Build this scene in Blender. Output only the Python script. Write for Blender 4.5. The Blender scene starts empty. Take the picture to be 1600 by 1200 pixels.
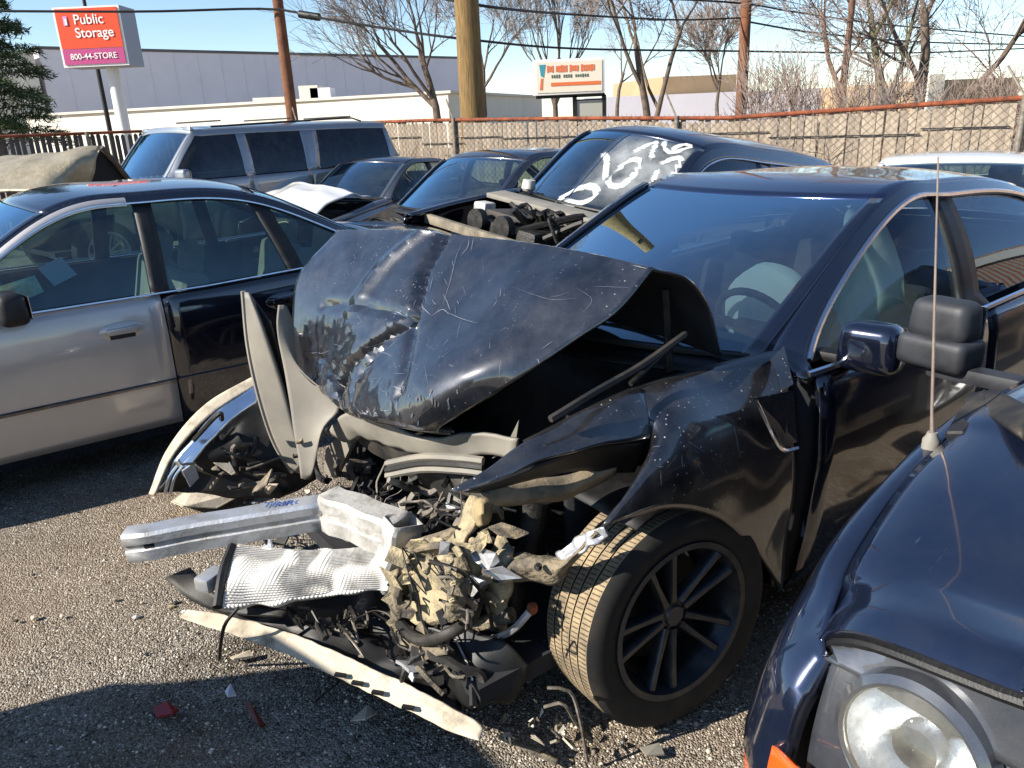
import bpy, bmesh, math, random
import numpy as np
from mathutils import Vector, Matrix, noise
R = math.radians
rnd = random.Random(11)
S = bpy.context.scene
COL = S.collection

# ------------------------------------------------------------------ camera
CF, CP, CR, CH = 1209.1, R(18.85), R(2.52), 1.7215      # focal length (px of a 1600 px frame), pitch, roll, height
Rt, Fw, Up = Vector((1, 0, 0)), Vector((0, math.cos(CP), -math.sin(CP))), Vector((0, math.sin(CP), math.cos(CP)))
rt = Rt * math.cos(CR) - Up * math.sin(CR)
up = Rt * math.sin(CR) + Up * math.cos(CR)
cam = bpy.data.cameras.new('camera'); cam.lens = CF / 1600 * 36; cam.sensor_width = 36
cam.clip_start = 0.05; cam.clip_end = 3000
co = bpy.data.objects.new('camera', cam); COL.objects.link(co); S.camera = co
co.matrix_world = Matrix((rt, up, -Fw)).transposed().to_4x4()
co.location = (0, 0, CH)

# ------------------------------------------------------------------ sky, sun, exposure
SUN_AZ, SUN_EL = Vector((-0.93, -0.37)), R(33)          # the sun stands to the left, a little behind the camera
wd = bpy.data.worlds.new('World'); S.world = wd; wd.use_nodes = True
nt = wd.node_tree; bg = nt.nodes['Background']
sky = nt.nodes.new('ShaderNodeTexSky'); sky.sky_type = 'NISHITA'; sky.sun_disc = False
sky.sun_elevation = SUN_EL; sky.sun_rotation = math.atan2(SUN_AZ.x, SUN_AZ.y)
sky.air_density = 1.0; sky.dust_density = 0.05; sky.ozone_density = 2.6; sky.altitude = 900
nt.links.new(sky.outputs[0], bg.inputs[0]); bg.inputs[1].default_value = 0.097
sd = Vector((SUN_AZ.x, SUN_AZ.y, 0)).normalized() * math.cos(SUN_EL) + Vector((0, 0, math.sin(SUN_EL)))
sl = bpy.data.lights.new('sun', 'SUN'); sl.energy = 5.0; sl.angle = R(0.5); sl.color = (1, 0.93, 0.83)
so = bpy.data.objects.new('sun', sl); COL.objects.link(so); so.location = sd * 30
so.rotation_euler = sd.to_track_quat('Z', 'Y').to_euler()
S.view_settings.view_transform = 'Standard'; S.view_settings.look = 'None'
S.view_settings.gamma = 1; S.view_settings.exposure = 0.95; S.view_settings.use_curve_mapping = False
try:
    S.cycles.max_bounces = 6; S.cycles.diffuse_bounces = 3; S.cycles.glossy_bounces = 4; S.cycles.transparent_max_bounces = 12; S.cycles.use_denoising = True
    S.cycles.caustics_reflective = False; S.cycles.caustics_refractive = False
except Exception: pass

# ------------------------------------------------------------------ small helpers
def pxray(u, v):
    a2, b2 = (u - 800) / CF, (600 - v) / CF
    a = a2 * math.cos(CR) + b2 * math.sin(CR); b = -a2 * math.sin(CR) + b2 * math.cos(CR)
    return Rt * a + Fw + Up * b
def at(u, v, y=None, z=None):
    d = pxray(u, v); t = y / d.y if y is not None else (z - CH) / d.z
    return Vector((0, 0, CH)) + d * t
WP, WYAW = Vector((-0.0884, 2.6023, 0)), R(-144.468)     # the wreck: front axle on the ground, heading
WF, WL = Vector((math.cos(WYAW), math.sin(WYAW), 0)), Vector((-math.sin(WYAW), math.cos(WYAW), 0))
def C(u, v, x=None, y=None, z=None, off=(0, 0)):         # a picture point on a plane of a car parked like the wreck
    d = pxray(u, v); o = Vector((0, 0, CH)) - WP
    o = Vector((o.dot(WF) - off[0], o.dot(WL) - off[1], o.z)); d = Vector((d.dot(WF), d.dot(WL), d.z))
    for i, q in enumerate((x, y, z)):
        if q is not None: t = (q - o[i]) / d[i]
    return o + d * t
def wl(x, y): p = WP + WF * x + WL * y; return p          # wreck frame -> world

from mathutils.bvhtree import BVHTree
def strokes(name, o, parent, lines, m, off=(0, 0), lift=.0025):
    """scratches: thin ribbons laid on the panel o where the picture shows them (points, width in m)"""
    bv = BVHTree.FromPolygons([v.co.copy() for v in o.data.vertices], [tuple(p.vertices) for p in o.data.polygons])
    q = Vector((0, 0, CH)) - WP; org = Vector((q.dot(WF) - off[0], q.dot(WL) - off[1], q.z)); V = []; F = []
    for pts, w in lines:
        last = None; run = []
        for u, v, _ in crv([(a, b, 0) for a, b in pts], 14):
            d = pxray(u, v); d = Vector((d.dot(WF), d.dot(WL), d.z)).normalized(); h = bv.ray_cast(org, d)
            if h[0] is None: continue
            n = h[1] if h[1].dot(d) < 0 else -h[1]; p = h[0] + n * (lift + .006)
            run.append((p, n))
        for i in range(len(run) - 1):
            a, n = run[i]; b = run[i + 1][0]
            if (b - a).length > .12 or (b - a).length < 1e-5: continue
            s_ = (b - a).cross(n).normalized(); k0 = w * math.sin(math.pi * (i + .3) / len(run)); k1 = w * math.sin(math.pi * (i + 1.3) / len(run)); c0 = len(V); V += [a - s_ * k0, a + s_ * k0, b + s_ * k1, b - s_ * k1]; F.append((c0, c0 + 1, c0 + 2, c0 + 3))
    if V: return struct(ob(name, me_(name, V, F, m, 0), parent), 'stuff')
def s2l(c): return c / 12.92 if c <= .04045 else ((c + .055) / 1.055) ** 2.4
def rgb(h):
    if not isinstance(h, str): return (*h, 1)
    h = h.lstrip('#'); return tuple(s2l(int(h[i:i + 2], 16) / 255) for i in (0, 2, 4)) + (1,)
def lerp(a, b, t): return a + (b - a) * t
def pw(tab, x):                                           # piecewise linear table, any order
    tab = sorted(tab)
    if x <= tab[0][0]: return tab[0][1]
    for (a, p), (b, q) in zip(tab, tab[1:]):
        if x <= b: return lerp(p, q, (x - a) / (b - a))
    return tab[-1][1]
def crv(pts, n, closed=False):                            # centripetal-ish Catmull-Rom through points, n samples
    P = [Vector(p) for p in pts]
    if len(P) == 2: return [P[0].lerp(P[1], i / (n - 1)) for i in range(n)]
    Q = [P[-1]] + P + [P[0], P[1]] if closed else [P[0] * 2 - P[1]] + P + [P[-1] * 2 - P[-2]]
    m = len(P) if closed else len(P) - 1
    L = [0]
    for i in range(m): L.append(L[-1] + max((Q[i + 2] - Q[i + 1]).length, 1e-6))
    out = []
    for k in range(n):
        d = L[-1] * k / (n if closed else n - 1); i = 0
        while i < m - 1 and d > L[i + 1]: i += 1
        t = (d - L[i]) / (L[i + 1] - L[i]); a, b, c, e = Q[i:i + 4]
        out.append(0.5 * ((2 * b) + (c - a) * t + (2 * a - 5 * b + 4 * c - e) * t * t + (3 * b - a - 3 * c + e) * t ** 3))
    return out
def grid_faces(nu, nv, wrap=False):
    f = []
    for i in range(nu - 1):
        for j in range(nv if wrap else nv - 1):
            j2 = (j + 1) % nv
            f.append((i * nv + j, (i + 1) * nv + j, (i + 1) * nv + j2, i * nv + j2))
    return f
def me_(name, v, f, m=None, smooth=40):
    me = bpy.data.meshes.new(name); me.from_pydata([tuple(p) for p in v], [], f)
    if m: me.materials.append(m)
    if smooth:
        me.polygons.foreach_set('use_smooth', [True] * len(me.polygons)); me.set_sharp_from_angle(angle=R(smooth))
    me.update(); return me
def ob(name, me, parent=None):
    o = bpy.data.objects.new(name, me); COL.objects.link(o)
    if parent is not None: o.parent = parent
    return o
def tag(o, label, cat, group=None):
    o['label'] = label; o['category'] = cat
    if group: o['group'] = group
    return o
def thing(name, label, cat, loc=(0, 0, 0), rot=(0, 0, 0), group=None):
    o = bpy.data.objects.new(name, None); COL.objects.link(o); o.empty_display_size = .2
    o.location = loc; o.rotation_euler = rot
    return tag(o, label, cat, group)
def struct(o, kind='structure'): o['kind'] = kind; return o
def solid(o, t, off=-1):
    m = o.modifiers.new('thickness', 'SOLIDIFY'); m.thickness = t; m.offset = off; return o
def surf(name, rows, m, parent, nu=None, nv=None, thick=0, flip=False, dent=0, dscale=6, seed=0, smooth=40):
    """skin through rows of points (each row resampled to nv, the columns to nu)"""
    nv = nv or max(len(r) for r in rows); nu = nu or len(rows)
    rr = [crv(r, nv) for r in rows]; cols = [crv([r[j] for r in rr], nu) for j in range(nv)]
    v = [cols[j][i] for i in range(nu) for j in range(nv)]
    if dent:
        for p in v:
            q = Vector((p.x * dscale + seed, p.y * dscale, p.z * dscale)); p += Vector((noise.noise(q), noise.noise(q + Vector((9, 0, 0))), noise.noise(q + Vector((0, 9, 0))))) * dent
    f = grid_faces(nu, nv)
    if flip: f = [t[::-1] for t in f]
    o = ob(name, me_(name, v, f, m, smooth), parent)
    if thick: solid(o, thick)
    return o
def tube_data(pts, r, seg=8, cap=True):
    P = [Vector(p) for p in pts]; rr = r if isinstance(r, (list, tuple)) else [r] * len(P); v = []; f = []
    t0 = (P[1] - P[0]).normalized(); n = t0.orthogonal().normalized()
    for i, p in enumerate(P):
        t = (P[min(i + 1, len(P) - 1)] - P[max(i - 1, 0)]).normalized()
        n = (n - t * n.dot(t)); n = n.normalized() if n.length > 1e-6 else t.orthogonal().normalized(); b = t.cross(n)
        for k in range(seg):
            a = 2 * math.pi * k / seg; v.append(p + (n * math.cos(a) + b * math.sin(a)) * rr[i])
    f = grid_faces(len(P), seg, True)
    if cap: f += [tuple(range(seg))[::-1], tuple(range((len(P) - 1) * seg, len(P) * seg))]
    return v, f
def tube(name, pts, r, m, parent=None, seg=8, n=None):
    v, f = tube_data(crv(pts, n) if n else pts, r, seg); return ob(name, me_(name, v, f, m), parent)
def lathe(name, prof, m, parent=None, seg=48, axis='y'):
    v = []
    for (r, h) in prof:
        for k in range(seg):
            a = 2 * math.pi * k / seg; v.append((r * math.cos(a), h, r * math.sin(a)) if axis == 'y' else (r * math.cos(a), r * math.sin(a), h) if axis == 'z' else (h, r * math.cos(a), r * math.sin(a)))
    f = grid_faces(len(prof), seg, True); me = me_(name, v, f, m)
    bm = bmesh.new(); bm.from_mesh(me); bmesh.ops.recalc_face_normals(bm, faces=bm.faces); bm.to_mesh(me); bm.free()
    return ob(name, me, parent)
def box(name, c, s, m, parent=None, rot=(0, 0, 0), bev=0, seg=2, taper=None):
    bm = bmesh.new(); bmesh.ops.create_cube(bm, size=1)
    for v in bm.verts:
        v.co = Vector((v.co.x * s[0], v.co.y * s[1], v.co.z * s[2]))
        if taper and v.co.z > 0: v.co.x *= taper[0]; v.co.y *= taper[1]
    if bev: bmesh.ops.bevel(bm, geom=list(bm.edges), offset=bev, segments=seg, profile=.6, affect='EDGES')
    bmesh.ops.recalc_face_normals(bm, faces=bm.faces)
    me = bpy.data.meshes.new(name); bm.to_mesh(me); bm.free(); me.materials.append(m)
    if bev:
        me.polygons.foreach_set('use_smooth', [True] * len(me.polygons)); me.set_sharp_from_angle(angle=R(35))
    o = ob(name, me, parent); o.location = c; o.rotation_euler = rot; return o
def prism(name, outline, thick, m, parent=None, nrm=None, bev=0):
    """plate: a 3D outline given thickness along its normal"""
    P = [Vector(p) for p in outline]; n = Vector((0, 0, 0)); c = sum(P, Vector()) / len(P)
    for i in range(len(P)): n += (P[i] - c).cross(P[(i + 1) % len(P)] - c)
    n.normalize()
    bm = bmesh.new(); a = [bm.verts.new(p) for p in P]; b = [bm.verts.new(p - n * thick) for p in P]; k = len(P)
    bm.faces.new(a); bm.faces.new(b[::-1])
    for i in range(k): bm.faces.new((a[i], b[i], b[(i + 1) % k], a[(i + 1) % k]))
    if bev: bmesh.ops.bevel(bm, geom=list(bm.edges), offset=bev, segments=1, affect='EDGES')
    bmesh.ops.recalc_face_normals(bm, faces=bm.faces)
    me = bpy.data.meshes.new(name); bm.to_mesh(me); bm.free(); me.materials.append(m); return ob(name, me, parent)

# ------------------------------------------------------------------ materials
class NT:
    def __init__(s, name):
        s.m = bpy.data.materials.new(name); s.m.use_nodes = True; s.t = s.m.node_tree; s.n = s.t.nodes; s.b = s.n['Principled BSDF']
        s.out = s.n['Material Output']; s.co = s.n.new('ShaderNodeTexCoord').outputs['Object']
    def link(s, a, b): s.t.links.new(a, b)
    def noise(s, scale, detail=5, rough=.55, vec=None, dist=0):
        n = s.n.new('ShaderNodeTexNoise'); n.inputs['Scale'].default_value = scale; n.inputs['Detail'].default_value = detail
        n.inputs['Roughness'].default_value = rough; n.inputs['Distortion'].default_value = dist; s.link(vec or s.co, n.inputs['Vector']); return n.outputs['Fac']
    def vor(s, scale, feat='F1', out='Distance', vec=None, rand=1):
        n = s.n.new('ShaderNodeTexVoronoi'); n.feature = feat; n.inputs['Scale'].default_value = scale; n.inputs['Randomness'].default_value = rand
        s.link(vec or s.co, n.inputs['Vector']); return n.outputs[out]
    def ramp(s, fac, stops):
        n = s.n.new('ShaderNodeValToRGB'); e = n.color_ramp.elements
        while len(e) < len(stops): e.new(.5)
        for q, (p, c) in zip(e, stops): q.position = p; q.color = rgb(c) if not isinstance(c, (int, float)) else (c, c, c, 1)
        s.link(fac, n.inputs[0]); return n.outputs[0]
    def mix(s, fac, a, b):
        n = s.n.new('ShaderNodeMix'); n.data_type = 'RGBA'
        for sock, q in ((n.inputs[0], fac), (n.inputs[6], a), (n.inputs[7], b)):
            if hasattr(q, 'links'): s.link(q, sock)
            elif isinstance(q, (int, float)): sock.default_value = q
            else: sock.default_value = rgb(q)
        return n.outputs[2]
    def math(s, op, a, b=0):
        n = s.n.new('ShaderNodeMath'); n.operation = op
        for sock, q in zip(n.inputs, (a, b)):
            if hasattr(q, 'links'): s.link(q, sock)
            else: sock.default_value = q
        return n.outputs[0]
    def stretch(s, sc, rot=(0, 0, 0)):
        n = s.n.new('ShaderNodeMapping'); n.inputs['Scale'].default_value = sc; n.inputs['Rotation'].default_value = rot; s.link(s.co, n.inputs[0]); return n.outputs[0]
    def bump(s, h, strength=.3, dist=.01):
        n = s.n.new('ShaderNodeBump'); n.inputs['Strength'].default_value = strength; n.inputs['Distance'].default_value = dist
        s.link(h, n.inputs['Height']); s.link(n.outputs[0], s.b.inputs['Normal']); return n.outputs[0]
    def set(s, **k):
        for q, v in k.items():
            i = s.b.inputs[q.replace('_', ' ')]
            if hasattr(v, 'links'): s.link(v, i)
            elif isinstance(v, str) or isinstance(v, tuple): i.default_value = rgb(v)
            else: i.default_value = v
        return s
def worn(name, c1, c2=None, rough=.6, metal=0, scale=8, lo=.4, hi=.65, bump=.15, bscale=60, bdist=.004, coat=0, rough2=None, spec=.5):
    k = NT(name); f = k.ramp(k.noise(scale, 7, .62), [(lo, 0), (hi, 1)])
    k.set(Base_Color=k.mix(f, c1, c2) if c2 else c1, Metallic=metal, Specular_IOR_Level=spec, Coat_Weight=coat)
    k.set(Roughness=k.mix(f, (rough,) * 3, (rough2 if rough2 is not None else min(1, rough + .12),) * 3))
    if bump: k.bump(k.noise(bscale, 4), bump, bdist)
    return k.m
def paint(name, c, metal=0., rough=.28, dust=.25, dustc='#8a7f70', chips=0, coat=1., dents=.0, grime=6, scratch=0., coatr=.05):
    k = NT(name); n1 = k.noise(grime, 9, .7); f = k.ramp(n1, [(.38, 0), (.8, dust)])
    col = k.mix(f, c, dustc)
    fine = k.noise(900, 2); f2 = k.ramp(fine, [(.58, 0), (.75, min(1, dust * 1.2))]); col = k.mix(f2, col, dustc)
    rv = k.mix(f, (rough,) * 3, (min(.75, rough + .45),) * 3)
    if scratch:
        sc = k.noise(14, 6, .75, k.stretch((1, 6, 1), (.4, .9, .2))); sf = k.ramp(sc, [(.66, 0), (.70, scratch)]); sc2 = k.noise(9, 6, .8, k.stretch((9, 1, 1), (1.1, .2, .5))); sf2 = k.ramp(sc2, [(.68, 0), (.71, scratch)])
        col = k.mix(sf, col, '#a8a8ac'); col = k.mix(sf2, col, '#c0c0c4')
    if chips:
        vd = k.vor(55); big = k.noise(5, 3); cf = k.math('MULTIPLY', k.ramp(vd, [(.10, 1), (.15, 0)]), k.ramp(big, [(.50, 0), (.62, chips)])); col = k.mix(cf, col, '#d6d2c8')
    k.set(Base_Color=col, Metallic=metal, Roughness=rv, Coat_Weight=coat, Coat_Roughness=coatr, Coat_IOR=1.85)
    if dents: k.bump(k.noise(5, 4, .5), dents, .05)
    return k.m
def glass(name, tint='#cfe0d8', refl=1., dust=.05, rough=.01, coat='#d6e8ff'):
    k = NT(name); k.n.remove(k.b)
    tr = k.n.new('ShaderNodeBsdfTransparent'); tr.inputs[0].default_value = rgb(tint)
    gl = k.n.new('ShaderNodeBsdfGlossy'); gl.inputs['Roughness'].default_value = rough; gl.inputs[0].default_value = rgb(coat)
    df = k.n.new('ShaderNodeBsdfDiffuse'); df.inputs[0].default_value = rgb('#a9a595')
    fr = k.n.new('ShaderNodeLayerWeight'); fr.inputs[0].default_value = .5; ff = k.math('ADD', k.math('MULTIPLY', k.math('POWER', fr.outputs['Facing'], 3.6), .9), .055)
    m1 = k.n.new('ShaderNodeMixShader'); m2 = k.n.new('ShaderNodeMixShader')
    k.link(k.ramp(k.noise(7, 8, .7), [(.35, dust * .3), (.8, dust * 1.7)]), m1.inputs[0]); k.link(tr.outputs[0], m1.inputs[1]); k.link(df.outputs[0], m1.inputs[2])
    k.link(k.math('MULTIPLY', ff, refl), m2.inputs[0]); k.link(m1.outputs[0], m2.inputs[1]); k.link(gl.outputs[0], m2.inputs[2])
    k.link(m2.outputs[0], k.out.inputs[0]); return k.m
M = {}
M['black_paint'] = paint('black_paint', '#10172b', .55, .22, .05, '#6f6a62')
M['roof_glass'] = paint('blue_black_glass_roof', '#1d2a4e', .8, .14, .05)
M['wreck_paint'] = paint('scratched_black_paint', '#0f1219', .35, .32, .3, '#7d7a78', .8, dents=.1, scratch=.5, coatr=.09)
M['hood_paint'] = paint('scuffed_black_hood', '#0e1119', .35, .36, .18, '#6a6d75', .35, dents=.07, scratch=.6, grime=14, coat=1., coatr=.085)
M['sedan_paint'] = paint('navy_black_paint', '#0f1527', .5, .2, .07, '#7a7468')
M['tan_paint'] = paint('champagne_silver_paint', '#bcb8b6', .5, .42, .2, '#8b7a64', grime=3, coatr=.1)
M['suv_paint'] = paint('silver_blue_paint', '#7f868f', .45, .42, .25)
M['blue_paint'] = paint('dark_blue_paint', '#0b1626', .3, .25, .2)
M['gray_paint'] = paint('grey_paint', '#4b525c', .4, .35, .25)
M['white_paint'] = paint('white_paint', '#d9d9d6', 0, .35, .15)
M['jeep_paint'] = paint('slate_blue_paint', '#16223c', .6, .24, .10, '#7f7c78', grime=9, scratch=.2, coatr=.06)
M['red_paint'] = paint('red_paint', '#8f1219', 0, .4, .2)
M['glass'] = glass('windscreen_glass', '#b7cdd2', 3.0, .04, coat='#b8dcec')
M['clear'] = glass('door_glass', '#cfe3da', .9, .04)
M['tint'] = glass('tinted_glass', '#3a4048', 1., .05)
M['dark_glass'] = glass('privacy_glass', '#14161a', .8, .06)
M['chrome'] = worn('chrome_trim', '#dfe3ea', '#b9bcc2', .2, 1, 14, .5, .8, 0)
M['black_plastic'] = worn('black_plastic', '#0d0d0e', '#24221f', .5, 0, 9, .45, .8, .25, 300, .002)
M['grey_plastic'] = worn('dusty_grey_plastic', '#77746c', '#8f887b', .62, 0, 5, .35, .75, .2, 220, .003)
M['dark_plastic'] = worn('dusty_dark_plastic', '#1c1b1a', '#4b443a', .6, 0, 7, .45, .8, .25, 120, .004)
M['rubber'] = worn('tyre_rubber', '#131313', '#3a342c', .8, 0, 6, .45, .75, .3, 240, .002)
M['tread'] = worn('muddy_tyre_tread', '#5b5346', '#a08d6f', .92, 0, 12, .30, .62, .5, 160, .004)
M['interior'] = worn('interior_cloth', '#17181a', '#26262a', .85, 0, 9)
M['beige_cloth'] = worn('beige_seat_cloth', '#7d7666', '#8f8878', .9, 0, 6)
M['airbag_old'] = worn('airbag_fabric', '#b9c4c0', '#99a8a8', .9, 0, 7, .4, .7, .3, 40, .01)
M['alu'] = worn('bent_aluminium', '#c6c8cb', '#8d8a84', .42, .7, 10, .45, .75, .3, 50, .006)
M['alu_bright'] = worn('bright_cast_aluminium', '#c2c0bb', '#87837c', .55, .35, 12, .45, .7, .4, 70, .006)
M['mud'] = worn('mud_coated_steel', '#8b7f68', '#494540', .8, .2, 16, .40, .62, .8, 70, .012)
M['mud2'] = worn('dried_mud_casting', '#b0a180', '#6d6658', .86, .1, 13, .42, .66, .7, 90, .012)
M['engine'] = worn('oily_engine_parts', '#141414', '#36322c', .5, .3, 16, .42, .7, .4, 80, .01)
M['cream'] = worn('dusty_cream_plastic', '#7d7262', '#bbb09c', .8, 0, 13, .30, .52, .4, 90, .005)
M['rust'] = worn('rusty_steel', '#8e4a2c', '#5d3524', .85, .1, 10, .4, .65, .5, 90, .006)
M['wire'] = worn('dusty_wire', '#4d463b', '#8b8378', .7, 0, 20)
M['orange_wire'] = worn('orange_high_voltage_cable', '#c8531e', '#8b4a2c', .6, 0, 20)
M['white_plastic'] = worn('white_plastic', '#c9c7c1', '#8f8a80', .6, 0, 20)

k = NT('airbag_fabric_sheet'); tl_ = k.n.new('ShaderNodeBsdfTranslucent'); tl_.inputs[0].default_value = rgb('#e4efe8'); mx_ = k.n.new('ShaderNodeMixShader'); mx_.inputs[0].default_value = .7
k.set(Base_Color='#e8ece8', Roughness=.9); k.bump(k.noise(25, 5), .3, .01); k.link(k.b.outputs[0], mx_.inputs[1]); k.link(tl_.outputs[0], mx_.inputs[2]); k.link(mx_.outputs[0], k.out.inputs[0]); M['airbag'] = k.m
M['sipe'] = worn('tread_sipe_rubber', '#3b362e', '#5f5545', .95, 0, 12)
# ------------------------------------------------------------------ car kit: every car is built panel by panel in its own frame
# (x forward from the front axle, y to the car's left, z up)
class Shape:
    def __init__(s, top, belt, width, prof, inset=.02, bulge=.03):
        s.top, s.belt_t, s.width_t, s.prof, s.inset, s.bulge = top, belt, width, prof, inset, bulge
        n = 12 * (len(top) - 1) + 1
        s.N = n
        s.cen = crv([(a[0], 0, a[1]) for a in top], 241); s.edg = crv([(a[2], a[3], a[4]) for a in top], 241)
        # station k of `top` -> index in the sampled curves
        s.ic = [min(range(241), key=lambda i: (s.cen[i] - Vector((a[0], 0, a[1]))).length) for a in top]
        s.ie = [min(range(241), key=lambda i: (s.edg[i] - Vector((a[2], a[3], a[4]))).length) for a in top]
        s.et = sorted((p.x, p.y, p.z) for p in s.edg)
    def belt(s, x): return pw(s.belt_t, x)
    def w(s, x): return pw(s.width_t, x)
    def edge(s, x):
        t = s.et
        if x <= t[0][0]: return t[0][1:]
        for a, b in zip(t, t[1:]):
            if x <= b[0]:
                k = (x - a[0]) / max(1e-6, b[0] - a[0]); return lerp(a[1], b[1], k), lerp(a[2], b[2], k)
        return t[-1][1:]
    def Y(s, x, z):
        b = s.belt(x)
        if z <= b: return s.w(x) * pw(s.prof, z - b)
        ye, ze = s.edge(x); y0 = s.w(x) * pw(s.prof, 0) - s.inset; k = max(0, min(1.2, (z - b) / max(.02, ze - b)))
        return lerp(y0, ye, k) + s.bulge * math.sin(math.pi * min(1, k))
    def top_pt(s, k, v):                                  # k = station (float), v = -1..1 across
        k = max(0, min(k, len(s.top) - 1.0001)); i = int(k); f = k - i
        c = s.cen[round(lerp(s.ic[i], s.ic[i + 1], f))]; e = s.edg[round(lerp(s.ie[i], s.ie[i + 1], f))]
        a = abs(v)
        return Vector((c.x + (e.x - c.x) * a ** 2, e.y * v, c.z + (e.z - c.z) * a ** 2.4))
    def top_nrm(s, k, v):
        d = .03; a = s.top_pt(k + d, v) - s.top_pt(k - d if k > d else 0, v); b = s.top_pt(k, min(1, v + d)) - s.top_pt(k, max(-1, v - d)); n = b.cross(a)
        n = a.cross(b) if a.cross(b).z > 0 else n; return n.normalized()
def top_panel(sh, name, k0, k1, m, parent, v0=-1, v1=1, nk=18, nv=22, lift=0, thick=.006):
    v = []
    for i in range(nk):
        k = lerp(k0, k1, i / (nk - 1))
        for j in range(nv):
            q = lerp(v0, v1, j / (nv - 1)); p = sh.top_pt(k, q)
            if lift: p = p + sh.top_nrm(k, q) * lift
            v.append(p)
    f = [t[::-1] for t in grid_faces(nk, nv)]
    o = ob(name, me_(name, v, f, m), parent)
    if thick: solid(o, thick)
    return o
def side_panel(sh, name, xs, lo, hi, m, parent, sd, nv=14, out=0, thick=.02, dent=0):
    v = []
    for x in xs:
        a, b = lo(x), hi(x)
        for j in range(nv):
            z = lerp(a, b, j / (nv - 1)); y = sh.Y(x, z) + out; p = Vector((x, y * sd, z))
            if dent: p.y += dent * noise.noise(Vector((x * 3, z * 3, 5)))
            v.append(p)
    f = grid_faces(len(xs), nv)
    if sd < 0: f = [t[::-1] for t in f]
    # orient outward
    o = ob(name, me_(name, v, f, m), parent); solid(o, thick, -1); return o
def lin(a, b, n): return [lerp(a, b, i / (n - 1)) for i in range(n)]
def win_quad(sh, name, xl, xr, kl, kr, band, m, parent, sd, nu=16, nv=10, out=.0, thick=.004, lo=.012):
    v = []
    for i in range(nu):
        u = i / (nu - 1); x0 = lerp(xl, xr, u); k = lerp(kl, kr, u); zb = sh.belt(x0) + lo; xt = x0; zt = zb
        for _ in range(8):
            zt = max(zb + .002, sh.edge(xt)[1] - band); xt = lerp(xt, x0 + k * (zt - zb), .6)
        for j in range(nv):
            t = j / (nv - 1); z = lerp(zb, zt, t); x = x0 + k * (z - zb); v.append((x, (sh.Y(x, z) + out) * sd, z))
    f = grid_faces(nu, nv)
    if sd < 0: f = [t[::-1] for t in f]
    o = ob(name, me_(name, v, f, m), parent)
    if thick: solid(o, thick)
    return o
TY = {}
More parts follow.
